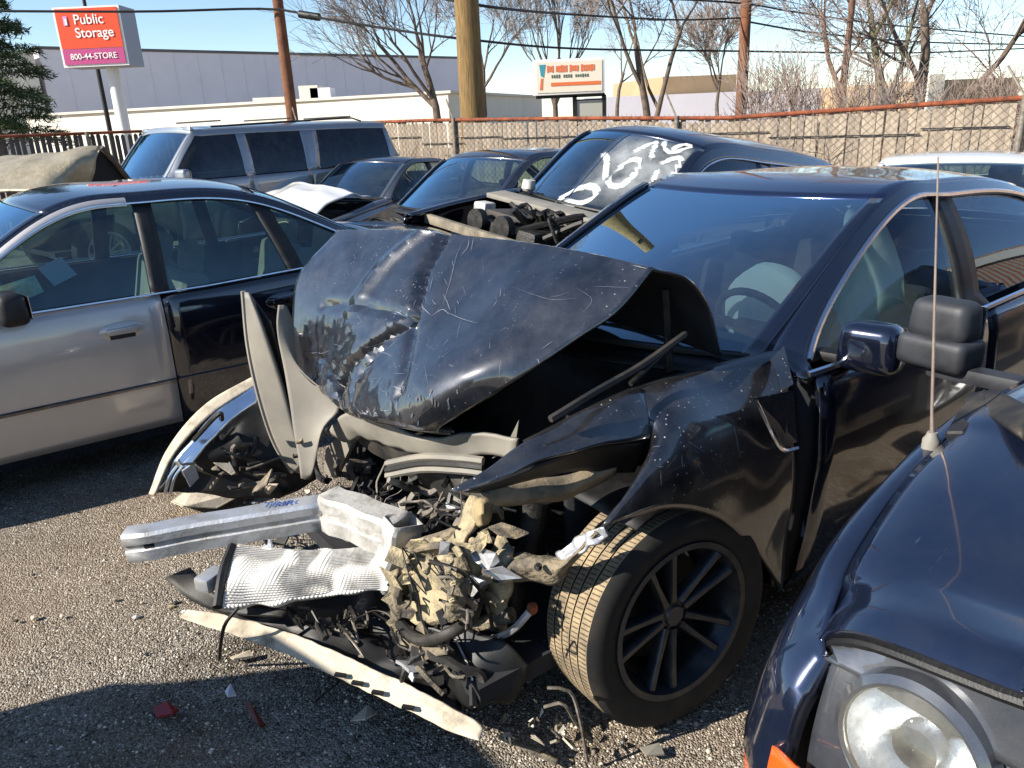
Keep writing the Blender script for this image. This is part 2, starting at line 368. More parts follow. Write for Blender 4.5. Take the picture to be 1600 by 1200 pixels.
def wheel(parent, x, y, sd, r=.33, w=.22, rimr=.225, rim=None, spokes=10, steer=0, z=None, tread=None, style='spoke', name='wheel', camber=0):
    e = bpy.data.objects.new(name, None); COL.objects.link(e); e.parent = parent; e.location = (x, y, z if z is not None else r); e.rotation_euler = (camber, 0, steer)
    key = (r, w, rimr)
    h = w / 2; k = sd
    prof = [(rimr, -h * .86), (rimr + .02, -h * .93), (r * .86, -h), (r * .955, -h * .92), (r * .985, -h * .82)]
    g = [-.78, -.46, -.40, -.14, -.08, .12, .18, .42, .48, .78]; d = .009
    for a, b in zip(g[0::2], g[1::2]): pass
    tr = [(-.80, 0), (-.50, 0), (-.495, d), (-.455, d), (-.45, 0), (-.17, 0), (-.165, d), (-.125, d), (-.12, 0), (.13, 0), (.135, d), (.175, d), (.18, 0), (.45, 0), (.455, d), (.495, d), (.50, 0), (.80, 0)]
    prof += [(r - q - .004 * abs(a) ** 3, h * a) for a, q in tr]
    prof += [(r * .985, h * .82), (r * .955, h * .92), (r * .86, h), (rimr + .02, h * .93), (rimr, h * .86)]
    t = lathe('tyre', [(a, b * k) for a, b in prof], M['rubber'], e, 72)
    if tread:
        me = t.data; me.materials.append(tread); sv = []; sf = []
        for q in range(150):                               # sipes: short raised ribs across the tread blocks
            for b0, b1 in ((-.78, -.53), (-.43, -.2), (-.09, .10), (.21, .42), (.53, .78)):
                a_ = 2 * math.pi * (q + .3 * (b0 > 0)) / 150; n0 = len(sv); da = .010
                for yy, aa in ((b0, a_), (b1, a_ + .012), (b1, a_ + .012 + da), (b0, a_ + da)): sv.append(((r + .0012) * math.cos(aa), h * yy * k, (r + .0012) * math.sin(aa)))
                sf.append((n0, n0 + 1, n0 + 2, n0 + 3))
        struct(ob('tread_sipes', me_('tread_sipes', sv, sf, M['sipe'], 0), e), 'stuff')
        for p in me.polygons:
            if abs(p.normal.y) < .3 and (Vector((p.center.x, 0, p.center.z)).length) > r * .9: p.material_index = 1
    rm = rim or M['alu']
    rp = [(rimr - .035, -h * .8), (rimr - .03, h * .3), (rimr - .022, h * .62), (rimr - .004, h * .80), (rimr + .006, h * .88), (rimr + .006, h * .94), (rimr - .012, h * .93), (rimr - .02, h * .7), (rimr - .028, h * .5)]
    rr = lathe('rim', [(a, b * k) for a, b in rp], rm, e, 56)
    lathe('brake_disc', [(.03, -.01 * k), (rimr * .72, -.01 * k), (rimr * .72, -.03 * k), (.03, -.03 * k)], M['engine'], e, 36)
    hub = lathe('hub', [(.001, h * .62 * k), (.03, h * .62 * k), (.034, h * .55 * k), (.055, h * .5 * k), (.062, h * .35 * k), (.062, -.02 * k)], rm, e, 30)
    for q in range(5):
        a = 2 * math.pi * q / 5 + .3; lathe('lug_nut', [(.001, .012 * k), (.008, .012 * k), (.009, 0)], M['engine'], e, 8).location = (.045 * math.cos(a), h * .47 * k, .045 * math.sin(a))
    me = None
    for q in range(spokes):
        if style == 'pair': a = 2 * math.pi * (q // 2) / (spokes // 2) + (.20 if q % 2 else -.20); a0 = 2 * math.pi * (q // 2) / (spokes // 2) + (.11 if q % 2 else -.11) * 3
        else: a = a0 = 2 * math.pi * q / spokes
        ri, ro = .045, rimr - .018
        if me is None or style == 'pair':
            wd = .015; pi = Vector((ri * math.cos(a0), 0, ri * math.sin(a0))); po = Vector((ro * math.cos(a), 0, ro * math.sin(a))); dr = (po - pi).normalized(); sdv = Vector((-dr.z, 0, dr.x))
            vs = []
            for (p, ww, yy, dp) in ((pi, wd * 1.1, h * .5, .03), ((pi + po) / 2, wd * .75, h * .62, .026), (po, wd * 1.0, h * .74, .03)):
                for (s_, d_) in ((1, 0), (.55, .010), (-.55, .010), (-1, 0), (-.8, -dp), (.8, -dp)): vs.append(p + sdv * ww * s_ + Vector((0, (yy + d_) * k, 0)))
            fs = grid_faces(3, 6, True) + [tuple(range(6)), tuple(range(12, 18))[::-1]]
            me = me_('spoke', vs, fs, rm, 50)
            bm = bmesh.new(); bm.from_mesh(me); bmesh.ops.recalc_face_normals(bm, faces=bm.faces); bm.to_mesh(me); bm.free()
        o = ob('spoke', me, e)
        if style != 'pair': o.rotation_euler = (0, -a, 0)
    return e
def seat(parent, x, y, m, w=.5, z=.33, tilt=.25):
    e = bpy.data.objects.new('seat', None); COL.objects.link(e); e.parent = parent; e.location = (x, y, z)
    box('cushion', (0.02, 0, 0), (.5, w, .16), m, e, (0, -.12, 0), .05, 3)
    box('backrest', (-.30, 0, .34), (.16, w * .96, .62), m, e, (0, -tilt, 0), .06, 3)
    box('headrest', (-.41, 0, .70), (.10, w * .52, .18), m, e, (0, -tilt, 0), .04, 3)
    return e
def steering(parent, x, y, z, m, r=.185, tilt=.45):
    pts = [(0, r * math.cos(2 * math.pi * i / 36), r * math.sin(2 * math.pi * i / 36)) for i in range(37)]
    o = tube('steering_wheel', pts, .015, m, parent, 8); o.location = (x, y, z); o.rotation_euler = (0, tilt, 0)
    box('steering_hub', (.02, 0, 0), (.06, .17, .11), m, o, (0, 0, 0), .025)
    for a in (.2, math.pi - .2, -math.pi / 2): box('steering_spoke', (.01, r * .5 * math.cos(a), r * .5 * math.sin(a)), (.02, r * .95, .03), m, o, (a, 0, 0))
    return o
def mirror(parent, x, y, z, sd, m, s=(.10, .20, .14), cap=None, base=None):
    o = box('door_mirror', (x, y, z), s, m, parent, (0, 0, .18 * sd), min(s) * .38, 4, (.9, .9))
    box('mirror_glass', (-s[0] * .51, 0, 0), (.004, s[1] * .8, s[2] * .72), M['chrome'], o, (0, 0, 0))
    box('mirror_arm', (0.005, -sd * s[1] * .62, -s[2] * .30), (s[0] * .5, s[1] * .5, s[2] * .22), base or M['black_plastic'], o, (0, 0, 0), .012)
    return o
def car(name, label, cat, loc, yaw, D, pitch=0, roll=0, z=0):
    """a complete car from its measurements; D['skip'] leaves out the panels it has lost"""
    e = thing(name, label, cat, (loc[0], loc[1], z), (0, 0, 0)); e.rotation_mode = 'QUATERNION'
    e.rotation_quaternion = (Matrix.Rotation(yaw, 3, 'Z') @ Matrix.Rotation(pitch, 3, 'Y') @ Matrix.Rotation(roll, 3, 'X')).to_quaternion()
    sh = Shape(D['top'], D['belt'], D['width'], D['prof'], D.get('inset', .02), D.get('bulge', .03)); skip = D.get('skip', ())
    P = D['paint']; T = M['black_plastic']; wb, nose, tail = D['wb'], D['nose'], D['tail']; sill, ar = D['sill'], D['arch']
    n = len(D['top']) - 1; g = D.get('glass', M['glass']); sg = D.get('side_glass', M['clear']); rg = D.get('rear_glass', sg)
    band = D.get('band', .05); wins = D['windows']; doors = D['doors']; gap = .004
    # glasshouse
    if 'windshield' not in skip:
        wsd = top_panel(sh, 'windshield', 0.02, .985, g, e, -.93, .93, thick=0)
        tube('windshield_seal', [sh.top_pt(.0, v) + Vector((.004, 0, .002)) for v in lin(-.97, .97, 25)], .012, T, wsd, 6)
    top_panel(sh, 'roof', 1, n - 1, D.get('roof_paint', P), e, nk=26, thick=.03)
    for sd, w_ in ((1, ''), (-1, '')):
        top_panel(sh, 'windshield_pillar', 0, 1.0, P, e, .93 * sd, 1.0 * sd, 18, 4, .002, .02)
    top_panel(sh, 'rear_window', n - 1 + .03, n - .03, rg, e, -.93, .93, thick=0)
    for sd in (1, -1): top_panel(sh, 'rear_pillar', n - 1, n, P, e, .93 * sd, 1.0 * sd, 12, 4, .001, .02)
    xb, xe = sh.edg[0].x, sh.edg[-1].x
    zt = lambda x: max(sh.belt(x) + .0, sh.edge(x)[1] - band)
    for sd in (1, -1):
        xs = lin(xb, xe, 60)
        o = side_panel(sh, 'roof_rail', xs, lambda x: min(max(sh.belt(x), zt(x)), sh.edge(x)[1] - .001), lambda x: sh.edge(x)[1], P, e, sd, 6, 0, .025)
        for i, (xl, xr, kl, kr, gm) in enumerate(wins):
            if ('side_window', i) in skip and sd > 0: continue
            win_quad(sh, 'side_window', xl, xr, kl, kr, band, gm or sg, e, sd, out=-.008, thick=0)
        for i in range(len(wins) - 1):
            a, b = wins[i], wins[i + 1]
            if a[1] - b[0] > .005: win_quad(sh, 'window_pillar', a[1], b[0], a[3], b[2], band, D.get('pillar', T), e, sd, 4, 10, .0, .03, 0)
        a = wins[-1]; win_quad(sh, 'rear_quarter_pillar', a[1], xe, a[3], 0, band, P, e, sd, 14, 10, 0, .03, 0)
        a = wins[0]; win_quad(sh, 'front_quarter_pillar', min(xb - .01, xb), a[0], 0, a[2], band, T, e, sd, 8, 8, 0, .03, 0)
        if D.get('trim'):
            up_ = [(x, (sh.Y(x, zt(x)) + .006) * sd, zt(x)) for x in lin(wins[0][0] + .02, wins[-1][1] - .0, 50) if zt(x) > sh.belt(x) + .012]
            dn_ = [(x, (sh.Y(x, sh.belt(x)) + .002) * sd, sh.belt(x) + .008) for x in lin(wins[0][0] + .02, wins[-1][1], 40)]
            tube('window_trim', up_, D.get('trim_r', .008), D['trim'], e, 6); tube('belt_trim', dn_, D.get('trim_r', .008), D['trim'], e, 6)
    # sides
    def low(x):
        z = sill
        for ax in (0, -wb):
            if abs(x - ax) < ar: z = max(z, D['r'] + math.sqrt(ar * ar - (x - ax) ** 2) - .01)
        return z
    def cols(a, b):
        s_ = set(lin(a, b, max(6, int(abs(a - b) / .07)))); 
        for ax in (0, -wb):
            for q in (-1, 1):
                for d in (.0, .004, .015, .04, .09):
                    x = ax + q * (ar - d)
                    if min(a, b) < x < max(a, b): s_.add(x)
        return sorted(s_, reverse=True)
    segs = [('front_fender', nose - .12, doors[0])] + [('front_door' if i == 0 else 'rear_door', doors[i], doors[i + 1]) for i in range(len(doors) - 1)] + [('quarter_panel', doors[-1], tail + .12)]
    for sd in (1, -1):
        for nm, a, b in segs:
            if (nm, sd) in skip or nm in skip: continue
            pm = D.get('panel_paint', {}).get((nm, sd), P)
            o = side_panel(sh, nm, cols(a - gap, b + gap), low, sh.belt, pm, e, sd, 18, 0, .02)
            if 'door' in nm:
                hx = b + .22 * (1 if b < a else -1); hz = sh.belt(hx) - D.get('handle', .14); hy = sh.Y(hx, hz)
                if D.get('flush'): box('door_handle', (hx, hy * sd, hz), (.2, .008, .026), pm, o, (0, 0, 0), .003)
                else:
                    hb = lathe('handle_recess', [(.001, .003), (.075, .003), (.08, 0.0), (.08, -.004)], pm, o, 32); hb.location = (hx, hy * sd, hz); hb.scale = (1.35, sd, .62)
                    box('door_handle', (hx, (hy + .018) * sd, hz + .006), (.145, .022, .034), D.get('handle_mat', pm), o, (0, 0, 0), .010, 3)
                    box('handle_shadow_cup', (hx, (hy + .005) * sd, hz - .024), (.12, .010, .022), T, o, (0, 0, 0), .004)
            if D.get('moulding') and nm != 'front_fender':
                mz = D['moulding']; mx = lin(a - .006, b + .006, 10)
                surf('side_moulding', [[Vector((x, (sh.Y(x, q) + d_) * sd, q)) for x in mx] for q, d_ in ((mz - .012, .001), (mz - .008, .012), (mz + .006, .012), (mz + .012, .001))], D.get('moulding_mat', T), o, smooth=30)
        # inner shell so that nothing shows through the gaps
        xs = lin(doors[0] + .05, doors[-1] - .1, 20); side_panel(sh, 'inner_shell', xs, lambda x: sill - .02, lambda x: sh.belt(x) - .01, M['interior'], e, sd, 5, -.035, .02)
        xs = lin(doors[0] - .02, doors[-1] + .02, 16)
        surf('sill', [[Vector((x, (sh.Y(x, sill) + q) * sd, sill + d_)) for x in xs] for q, d_ in ((-.012, .015), (-.02, -.03), (-.06, -.07), (-.25, -.08))], D.get('sill_mat', P), e)
    # fender tops and bonnet
    hoodw = lambda x: sh.w(x) - D.get('hood_in', .13); hz = lambda x: pw(D['hood'], x)
    xc = sh.edg[0].x
    for sd in (1, -1):
        if ('front_fender', sd) in skip or 'front_fender' in skip: continue
        xs = lin(nose - .12, xc + .0, 16)
        rows = [[Vector((x, lerp(sh.Y(x, sh.belt(x)), hoodw(x), t) * sd, lerp(sh.belt(x), hz(x) - D.get('crown', .03), t) + .025 * math.sin(math.pi * min(1, t * 1.0)))) for x in xs] for t in (0, .25, .5, .75, 1)]
        surf('fender_top', rows, P, e, thick=.012)
    if 'hood' not in skip:
        xs = lin(nose - .06, sh.cen[0].x + .05, 14)
        rows = []
        for i, x in enumerate(xs):
            r_ = []
            for j in range(15):
                q = -1 + 2 * j / 14; xx = x + (xc - sh.cen[0].x) * q * q * (i / 13) - .10 * q * q * (1 - i / 13); r_.append(Vector((xx, hoodw(xx) * q * .995, hz(xx) - D.get('crown', .03) * q * q)))
            rows.append(r_)
        surf('hood', rows, P, e, thick=.02)
    if 'cowl' not in skip:
        surf('cowl', [[sh.top_pt(0, v) + Vector((d_, 0, z_)) for v in lin(-.97, .97, 21)] for d_, z_ in ((-.02, .006), (.05, -.02), (.10, -.035))], T, e, thick=.01)
    # nose and tail
    W = sh.w(nose - .12)
    def fascia(nm, xf, sgn, zs, m):
        rows = []
        for z_, dx in zs: rows.append([Vector((xf - sgn * (dx + .13 * abs(v) ** 3), W * v * (1 if abs(v) < 1 else 1), z_)) for v in lin(-1, 1, 25)])
        return surf(nm, rows, m, e, 16, 25, .02)
    if 'nose' not in skip:
        zn = hz(nose - .06)
        fascia('front_bumper', nose, 1, [(sill - .02, .06), (sill + .1, .0), (sill + .22, -.01), (zn - .16, .02)], D.get('bumper', P))
        fascia('grille', nose, 1, [(zn - .16, .03), (zn - .08, .045), (zn - .01, .07)], T)
        for sd in (1, -1):
            box('headlight', (nose - .10, (W - .25) * sd, zn - .085), (.14, .36, .13), M['lamp'], e, (0, 0, -.25 * sd), .03)
    zt_ = sh.top[-1][1]
    if 'tail' not in skip:
        fascia('rear_bumper', tail, -1, [(sill, .06), (sill + .12, 0), (sill + .25, -.01), (.6, .03)], D.get('bumper', P))
        rows = [[Vector((lerp(sh.top_pt(n, v).x - .01, tail + .05 + .13 * abs(v) ** 3, t), lerp(sh.top_pt(n, v).y, W * v, t), lerp(sh.top_pt(n, v).z, D['trunk'] , t) - .02 * abs(v) ** 2 * t)) for v in lin(-1, 1, 21)] for t in (0, .3, .7, 1)]
        surf('trunk_lid', rows, P, e, 10, 21, .02)
        fascia('tail_panel', tail, -1, [(.6, .035), (.8, .04), (D['trunk'], .05)], P)
        for sd in (1, -1): box('tail_light', (tail + .09, (W - .16) * sd, D['trunk'] - .12), (.14, .28, .14), M['tail_lamp'], e, (0, 0, .3 * sd), .03)
        for sd in (1, -1):
            xs = lin(sh.edg[-1].x + .0, tail + .12, 10)
            surf('quarter_top', [[Vector((x, lerp(sh.Y(x, sh.belt(x)), sh.edg[-1].y, t) * sd, lerp(sh.belt(x), sh.edg[-1].z + (D['trunk'] - zt_) * (x - sh.edg[-1].x) / (tail - sh.edg[-1].x), t))) for x in xs] for t in (0, .5, 1)], P, e, thick=.012)
    # floor, wheels, mirrors, cabin
    box('underbody', ((nose - .3 + tail + .3) / 2, 0, sill + .03), (nose - tail - .6, sh.w(-1) * 1.5, .06), M['interior'], e)
    box('firewall', (xc + .05, 0, (sill + sh.top[0][1]) / 2), (.04, sh.w(-.5) * 1.7, sh.top[0][1] - sill - .06), M['interior'], e)
    if 'wheels' not in skip:
        for ax in (0, -wb):
            for sd in (1, -1):
                if (ax == 0, sd) in D.get('lost_wheels', ()): continue
                wheel(e, ax, (sh.w(ax) - .12) * sd, sd, D['r'], .21, D['r'] * .66, D.get('rim'))
    mx = D.get('mirror_x', wins[0][0] - .12)
    if 'mirrors' not in skip:
        for sd in (1, -1): mirror(e, mx, (sh.w(mx) + .10) * sd, sh.belt(mx) + .07, sd, D.get('mirror_mat', P), D.get('mirror_s', (.10, .21, .13)))
    im = D.get('seat', M['interior']); bz = sh.belt(xc - .5)
    db = bz - .30
    surf('dashboard', [[Vector((xc + .05 - dx, y, z_)) for y in lin(-sh.w(-.6) * .86, sh.w(-.6) * .86, 9)] for dx, z_ in ((-.02, bz - .0), (.25, bz + .0), (.36, bz - .05), (.40, bz - .14), (.34, bz - .32))], M['interior'], e, 14, 9, .02)
    fx = xc - .95
    for sd in (1, -1): seat(e, fx, .36 * sd, im)
    if not D.get('two_seat'): 
        seat(e, fx - .85, .36, im); seat(e, fx - .85, -.36, im)
    steering(e, xc - .46, .36, bz - .03, M['interior'])
    return e, sh
# ------------------------------------------------------------------ lamp materials
def lens(name, c, rough=.08):
    k = NT(name); k.set(Base_Color=c, Roughness=rough, Coat_Weight=1.0); return k.m
M['reflector'] = worn('lamp_reflector', '#eceeee', '#d5d8da', .22, 1, 30, .4, .7, .15, 24, .01)
M['lamp'] = lens('headlamp_lens', '#8f9498', .15); M['tail_lamp'] = lens('tail_lamp_lens', '#5c0c10'); M['amber'] = lens('amber_lens', '#e2591a', .2)

# ------------------------------------------------------------------ ground
def ground_mat():
    k = NT('dirty_gravel'); n1 = k.noise(.9, 8, .65); n2 = k.noise(7, 8, .7)
    cell = k.vor(150, out='Color'); sp = k.n.new('ShaderNodeSeparateColor'); k.link(cell, sp.inputs[0])
    stone = k.ramp(sp.outputs[0], [(0, '#24221f'), (.25, '#656058'), (.6, '#918b81'), (.88, '#b5aea3'), (1, '#dcd6cb')])
    soil = k.ramp(n2, [(.3, '#4a443c'), (.55, '#7d7468'), (.75, '#a1978a')])
    c = k.mix(k.ramp(n1, [(.3, .35), (.7, .8)]), soil, stone)
    st_ = k.noise(1.6, 6, .65); c = k.mix(k.ramp(st_, [(.54, 0), (.66, .7)]), c, '#332c24'); big = k.noise(.35, 4, .5); c = k.mix(k.ramp(big, [(.42, 0), (.66, .5)]), c, '#a88c68'); md = k.noise(.8, 7, .6, k.stretch((1, 1.8, 1), (0, 0, .6))); c = k.mix(k.ramp(md, [(.58, 0), (.70, .45)]), c, '#755a40')
    k.set(Base_Color=c, Roughness=.95, Specular_IOR_Level=.2)
    h = k.math('ADD', k.math('MULTIPLY', k.vor(150), -.8), k.math('MULTIPLY', n2, .8)); k.bump(h, .9, .012); return k.m
def make_ground():
    # fine near the camera with gentle unevenness, then out to the horizon
    xs = sorted(set([-900, -300, -100, -40, -20, -12] + lin(-9, 9, 73) + [12, 20, 40, 100, 300, 900])); ys = sorted(set([-300, -60, -20, -8, -4] + lin(-2, 16, 73) + [20, 30, 60, 150, 400, 1200]))
    v = [(x, y, .012 * noise.noise(Vector((x * 1.3, y * 1.3, 0))) + .006 * noise.noise(Vector((x * 5, y * 5, 3))) - .006 if abs(x) < 9.1 and -2.1 < y < 16.1 else -.006) for x in xs for y in ys]
    o = ob('ground', me_('ground', v, [f[::-1] for f in grid_faces(len(xs), len(ys))], ground_mat())); struct(o)
make_ground()
def make_gravel():
    rs = np.random.RandomState(4); N = 80000
    # stones denser near the camera
    d = 1.3 + 6.2 * rs.rand(N) ** 1.6; a = (rs.rand(N) - .5) * 1.5 - .12
    x = d * np.sin(a); y = d * np.cos(a)
    s = .0017 + .0036 * rs.rand(N) ** 2.2 + .006 * (rs.rand(N) > .992)
    base = np.array([[1, 0, 0], [-.5, .87, 0], [-.5, -.87, 0], [.35, .5, .62], [-.6, 0, .7], [.3, -.55, .6]], float)
    tri = np.array([[0, 1, 3], [1, 4, 3], [1, 2, 4], [2, 5, 4], [2, 0, 5], [0, 3, 5], [3, 4, 5]])
    th = rs.rand(N) * 6.283; V = base[None] * (1 + .5 * (rs.rand(N, 6, 3) - .5)); c, sn = np.cos(th)[:, None], np.sin(th)[:, None]
    X = (V[..., 0] * c - V[..., 1] * sn); Y = (V[..., 0] * sn + V[..., 1] * c)
    P = np.stack([X * s[:, None] * 1.2 + x[:, None], Y * s[:, None] + y[:, None], V[..., 2] * s[:, None] * (.7 + .9 * rs.rand(N))[:, None]], 2).reshape(-1, 3)
    zg = np.array([.012 * noise.noise(Vector((p, q, 0)) ) for p, q in zip(x * 1.3, y * 1.3)]); P[:, 2] += np.repeat(zg - .007, 6)
    F = (tri[None] + (np.arange(N) * 6)[:, None, None]).reshape(-1, 3)
    me = bpy.data.meshes.new('gravel'); me.vertices.add(len(P)); me.vertices.foreach_set('co', P.ravel())
    me.loops.add(F.size); me.loops.foreach_set('vertex_index', F.ravel()); me.polygons.add(len(F))
    me.polygons.foreach_set('loop_start', np.arange(len(F)) * 3); me.update(calc_edges=True)
    tone = np.repeat(rs.rand(N) ** 1.15, 6); at_ = me.attributes.new('tone', 'FLOAT', 'POINT'); at_.data.foreach_set('value', tone)
    k = NT('gravel_stones'); an = k.n.new('ShaderNodeAttribute'); an.attribute_name = 'tone'
    k.set(Base_Color=k.ramp(an.outputs['Fac'], [(0, '#171512'), (.24, '#4d473e'), (.45, '#9a907f'), (.82, '#c9bfab'), (.985, '#ebe4d6')]), Roughness=.9); me.materials.append(k.m)
    o = ob('gravel', me); struct(o, 'stuff'); o['label'] = 'loose gravel stones on the dirt lot'; o['category'] = 'gravel'
make_gravel()

# ------------------------------------------------------------------ fence of chain link with slats
fm_tan = [worn('weathered_tan_slat_%d' % i, a, b, .9, 0, 7, .35, .7, .4, 60, .004) for i, (a, b) in enumerate((('#a39480', '#82766a'), ('#ac9d8a', '#8b7e6e'), ('#998b7b', '#796e62')))]
fm_dark = [worn('shade_dark_slat_%d' % i, a, b, .9, 0, 7, .35, .7, .3, 60, .004) for i, (a, b) in enumerate((('#57504c', '#453f3c'), ('#655d57', '#4d4743')))]  # shade of the side turned from the sun, put into the slat colour
galv = worn('galvanised_wire', '#8a8377', '#6a6055', .6, .4, 20)
def fence(label, A, B, htab, mats, slat_w, wire, post_every, rail_m, teeth, off=.02, gapk=.006, arm=True):
    A, B = Vector(A), Vector(B); L = (B - A).length; d = (B - A) / L; nrm = Vector((-d.y, d.x, 0))
    if nrm.dot(-A) < 0: nrm = -nrm                        # faces the camera
    e = thing('chain_link_fence', label, 'fence', A, (0, 0, math.atan2(d.y, d.x)))
    sn = 1 if nrm.dot(Vector((-d.y, d.x, 0))) > 0 else -1
    hz = lambda s_: pw(htab, s_)
    n = int(L / slat_w); ms = []
    for i, mm in enumerate(mats):
        bm = [(-slat_w / 2 + gapk / 2, 0, 0), (slat_w / 2 - gapk / 2, 0, 0), (slat_w / 2 - gapk / 2, 0, 1), (0, 0, 1.02), (-slat_w / 2 + gapk / 2, 0, 1)]
        vs = [(x, y, z) for y in (-.004, .004) for x, _, z in bm]; k = len(bm)
        fs = [tuple(range(k)), tuple(range(2 * k - 1, k - 1, -1))] + [(i_, k + i_, k + (i_ + 1) % k, (i_ + 1) % k) for i_ in range(k)]
        ms.append(me_('slat', vs, fs, mm, 0))
    for i in range(n):
        s_ = (i + .5) * slat_w; o = ob('slat', ms[rnd.randrange(len(ms))], e); o.location = (s_, rnd.uniform(-.006, .006), .02); o.scale = (1, 1, hz(s_) - .05 - rnd.random() * .05); o.rotation_euler = (0, rnd.uniform(-.012, .012), 0)
    v = []; f = []
    if wire:
        p = wire; y = off * sn; r = .0024
        k = int(L / p)
        for i in range(-int(1.9 / p), k):                   # diagonal wires both ways, as thin square rods
            for q in (1, -1):
                s0 = i * p; s1 = s0 + 1.75
                if s1 < 0 or s0 > L: continue
                t0 = max(0, -s0) / 1.75; t1 = min(1, (L - s0) / 1.75)
                if t1 <= t0: continue
                H = hz(s0 + .8) - .05
                za, zb = (t0 * H, t1 * H) if q > 0 else (H - t0 * H, H - t1 * H)
                a, b = Vector((s0 + t0 * 1.75, y + .004 * q, za + .02)), Vector((s0 + t1 * 1.75, y + .004 * q, zb + .02)); dr = (b - a).normalized(); nn = Vector((-dr.z, 0, dr.x)) * r; z_ = Vector((0, r * sn, 0)); b0 = len(v)
                v += [a - nn, a + z_, a + nn, b - nn, b + z_, b + nn]; f += [(b0, b0 + 1, b0 + 4, b0 + 3), (b0 + 1, b0 + 2, b0 + 5, b0 + 4)]
    else:
        v = [Vector((0, 0, .5)), Vector((L, 0, .5)), Vector((L, 0, .503)), Vector((0, 0, .503))]; f = [(0, 1, 2, 3)]
    w = ob('wire_mesh', me_('wire_mesh', v, f, galv, 0), e); struct(w, 'stuff')
    tube('top_rail', [(s_, off * sn, hz(s_)) for s_ in lin(0, L, 40)], .028, rail_m, e, 10)
    s_ = .2
    while s_ < L:
        tube('fence_post', [(s_, off * sn * 2.2, 0), (s_, off * sn * 2.2, hz(s_) + .03)], .034, galv, e, 10)
        if arm: tube('barb_arm', [(s_, off * sn * 2.2, hz(s_)), (s_ + .22, off * sn * 2.2 - .1 * sn, hz(s_) + .34)], .014, galv, e, 6)
        s_ += post_every
    if teeth:
        tv = []; tf = []
        for i in range(int(L / .075)):
            s_ = i * .075; b0 = len(tv); z = hz(s_); tv += [Vector((s_ - .006, off * sn, z)), Vector((s_ + .006, off * sn, z)), Vector((s_ + rnd.uniform(-.01, .01), off * sn, z + .055 + rnd.random() * .02)), Vector((s_, off * sn + .008, z))]; tf += [(b0, b0 + 1, b0 + 2), (b0, b0 + 2, b0 + 3)]
        o = ob('wire_barbs', me_('wire_barbs', tv, tf, galv, 0), e); struct(o, 'stuff')
    return e, d, sn, hz
FA, FB = (5.9, 8.8, 0), (-5.2, 17.3, 0)
LF = (Vector(FB) - Vector(FA)).length
e_, d_, sn_, hz_ = fence('sunlit tan slatted chain link fence with rusty top rail behind the wrecks', FA, FB, [(-2, 1.73), (0, 1.72), (3.6, 1.62), (6, 1.70), (9, 1.77), (LF, 1.80)], fm_tan, .085, .105, 4.1, M['rust'], True)
for s0, s1, z in ((.3, 1.2, 1.42), (1.2, 3.0, 1.36), (3.0, 5.2, 1.43), (5.6, 7.4, 1.44), (7.4, 8.3, 1.47), (8.2, 9.2, 1.38), (9.2, 11.2, 1.50)):
    q = box('slat_band_gap', ((s0 + s1) / 2, .03 * sn_, z), (s1 - s0, .012, .012), M['interior'], e_)
fence('shaded dark slat fence with rusty rail at the far left', FB, (FB[0] - .814 * 13, FB[1] - .581 * 13, 0), [(0, 1.80), (13, 1.84)], fm_dark, .105, None, 3., M['rust'], False, gapk=.03, arm=False)

# ------------------------------------------------------------------ buildings beyond the fence
def wallmat(name, c1, c2, sc=.3): return worn(name, c1, c2, .9, 0, sc, .35, .7, .1, 3, .02)
def frame_box(name, A, B, depth, h, m, parent, z0=0):
    A, B = Vector(A), Vector(B); d = (B - A).normalized(); n = Vector((-d.y, d.x, 0)); n = n if n.y > 0 else -n
    P = [A, B, B + n * depth, A + n * depth]; v = [p + Vector((0, 0, z0)) for p in P] + [p + Vector((0, 0, z0 + h)) for p in P]
    f = [(0, 1, 5, 4), (1, 2, 6, 5), (2, 3, 7, 6), (3, 0, 4, 7), (4, 5, 6, 7), (3, 2, 1, 0)]
    o = ob(name, me_(name, v, f, m, 0), parent); bm = bmesh.new(); bm.from_mesh(o.data); bmesh.ops.recalc_face_normals(bm, faces=bm.faces); bm.to_mesh(o.data); bm.free(); return o
g1 = wallmat('lavender_grey_cladding', '#e2dcdf', '#d9d3d8'); w1 = wallmat('cream_white_wall', '#e2dac9', '#d6cdbb'); tn = wallmat('tan_wall', '#b59a78', '#a58b6b'); rf = wallmat('roof_grey', '#6d6a68', '#5d5a58')
wh = thing('warehouse', 'huge plain grey warehouse with flat roof behind the orange sign', 'building')
A, B = at(62, 93, y=100), at(640, 108, y=136); top = max(A.z, B.z)
A2 = Vector((A.x, A.y, 0)); B2 = Vector((B.x, B.y, 0)) ; dv = (B2 - A2).normalized()
frame_box('wall', A2, B2 + dv * 14, 60, 11.9, g1, wh)
frame_box('roof_edge', A2 - dv * .1 + Vector((0, -.12, 0)), B2 + dv * 14.1 + Vector((0, -.12, 0)), 60.3, .35, rf, wh, 11.9)
nd = Vector((-dv.y, dv.x, 0)); 
for i in range(17):
    p = A2 + dv * (3 + i * 3.2) - Vector((dv.y, -dv.x, 0)) * -.0
    frame_box('wall_joint', p - nd * .06, p + dv * .12 - nd * .06, .05, 11.8, g1, wh)
o = frame_box('end_wall', A2 - dv * 6 + Vector((0, -1, 0)), A2 - dv * .05 + Vector((0, -1, 0)), 40, 11.5, w1, wh)
lw = thing('low_building', 'long low cream building sunlit behind the fence', 'building')
A, B = at(40, 180, y=70), at(700, 149, y=58); A3, B3 = Vector((A.x, A.y, 0)), Vector((B.x, B.y, 0)); hh = (A.z + B.z) / 2
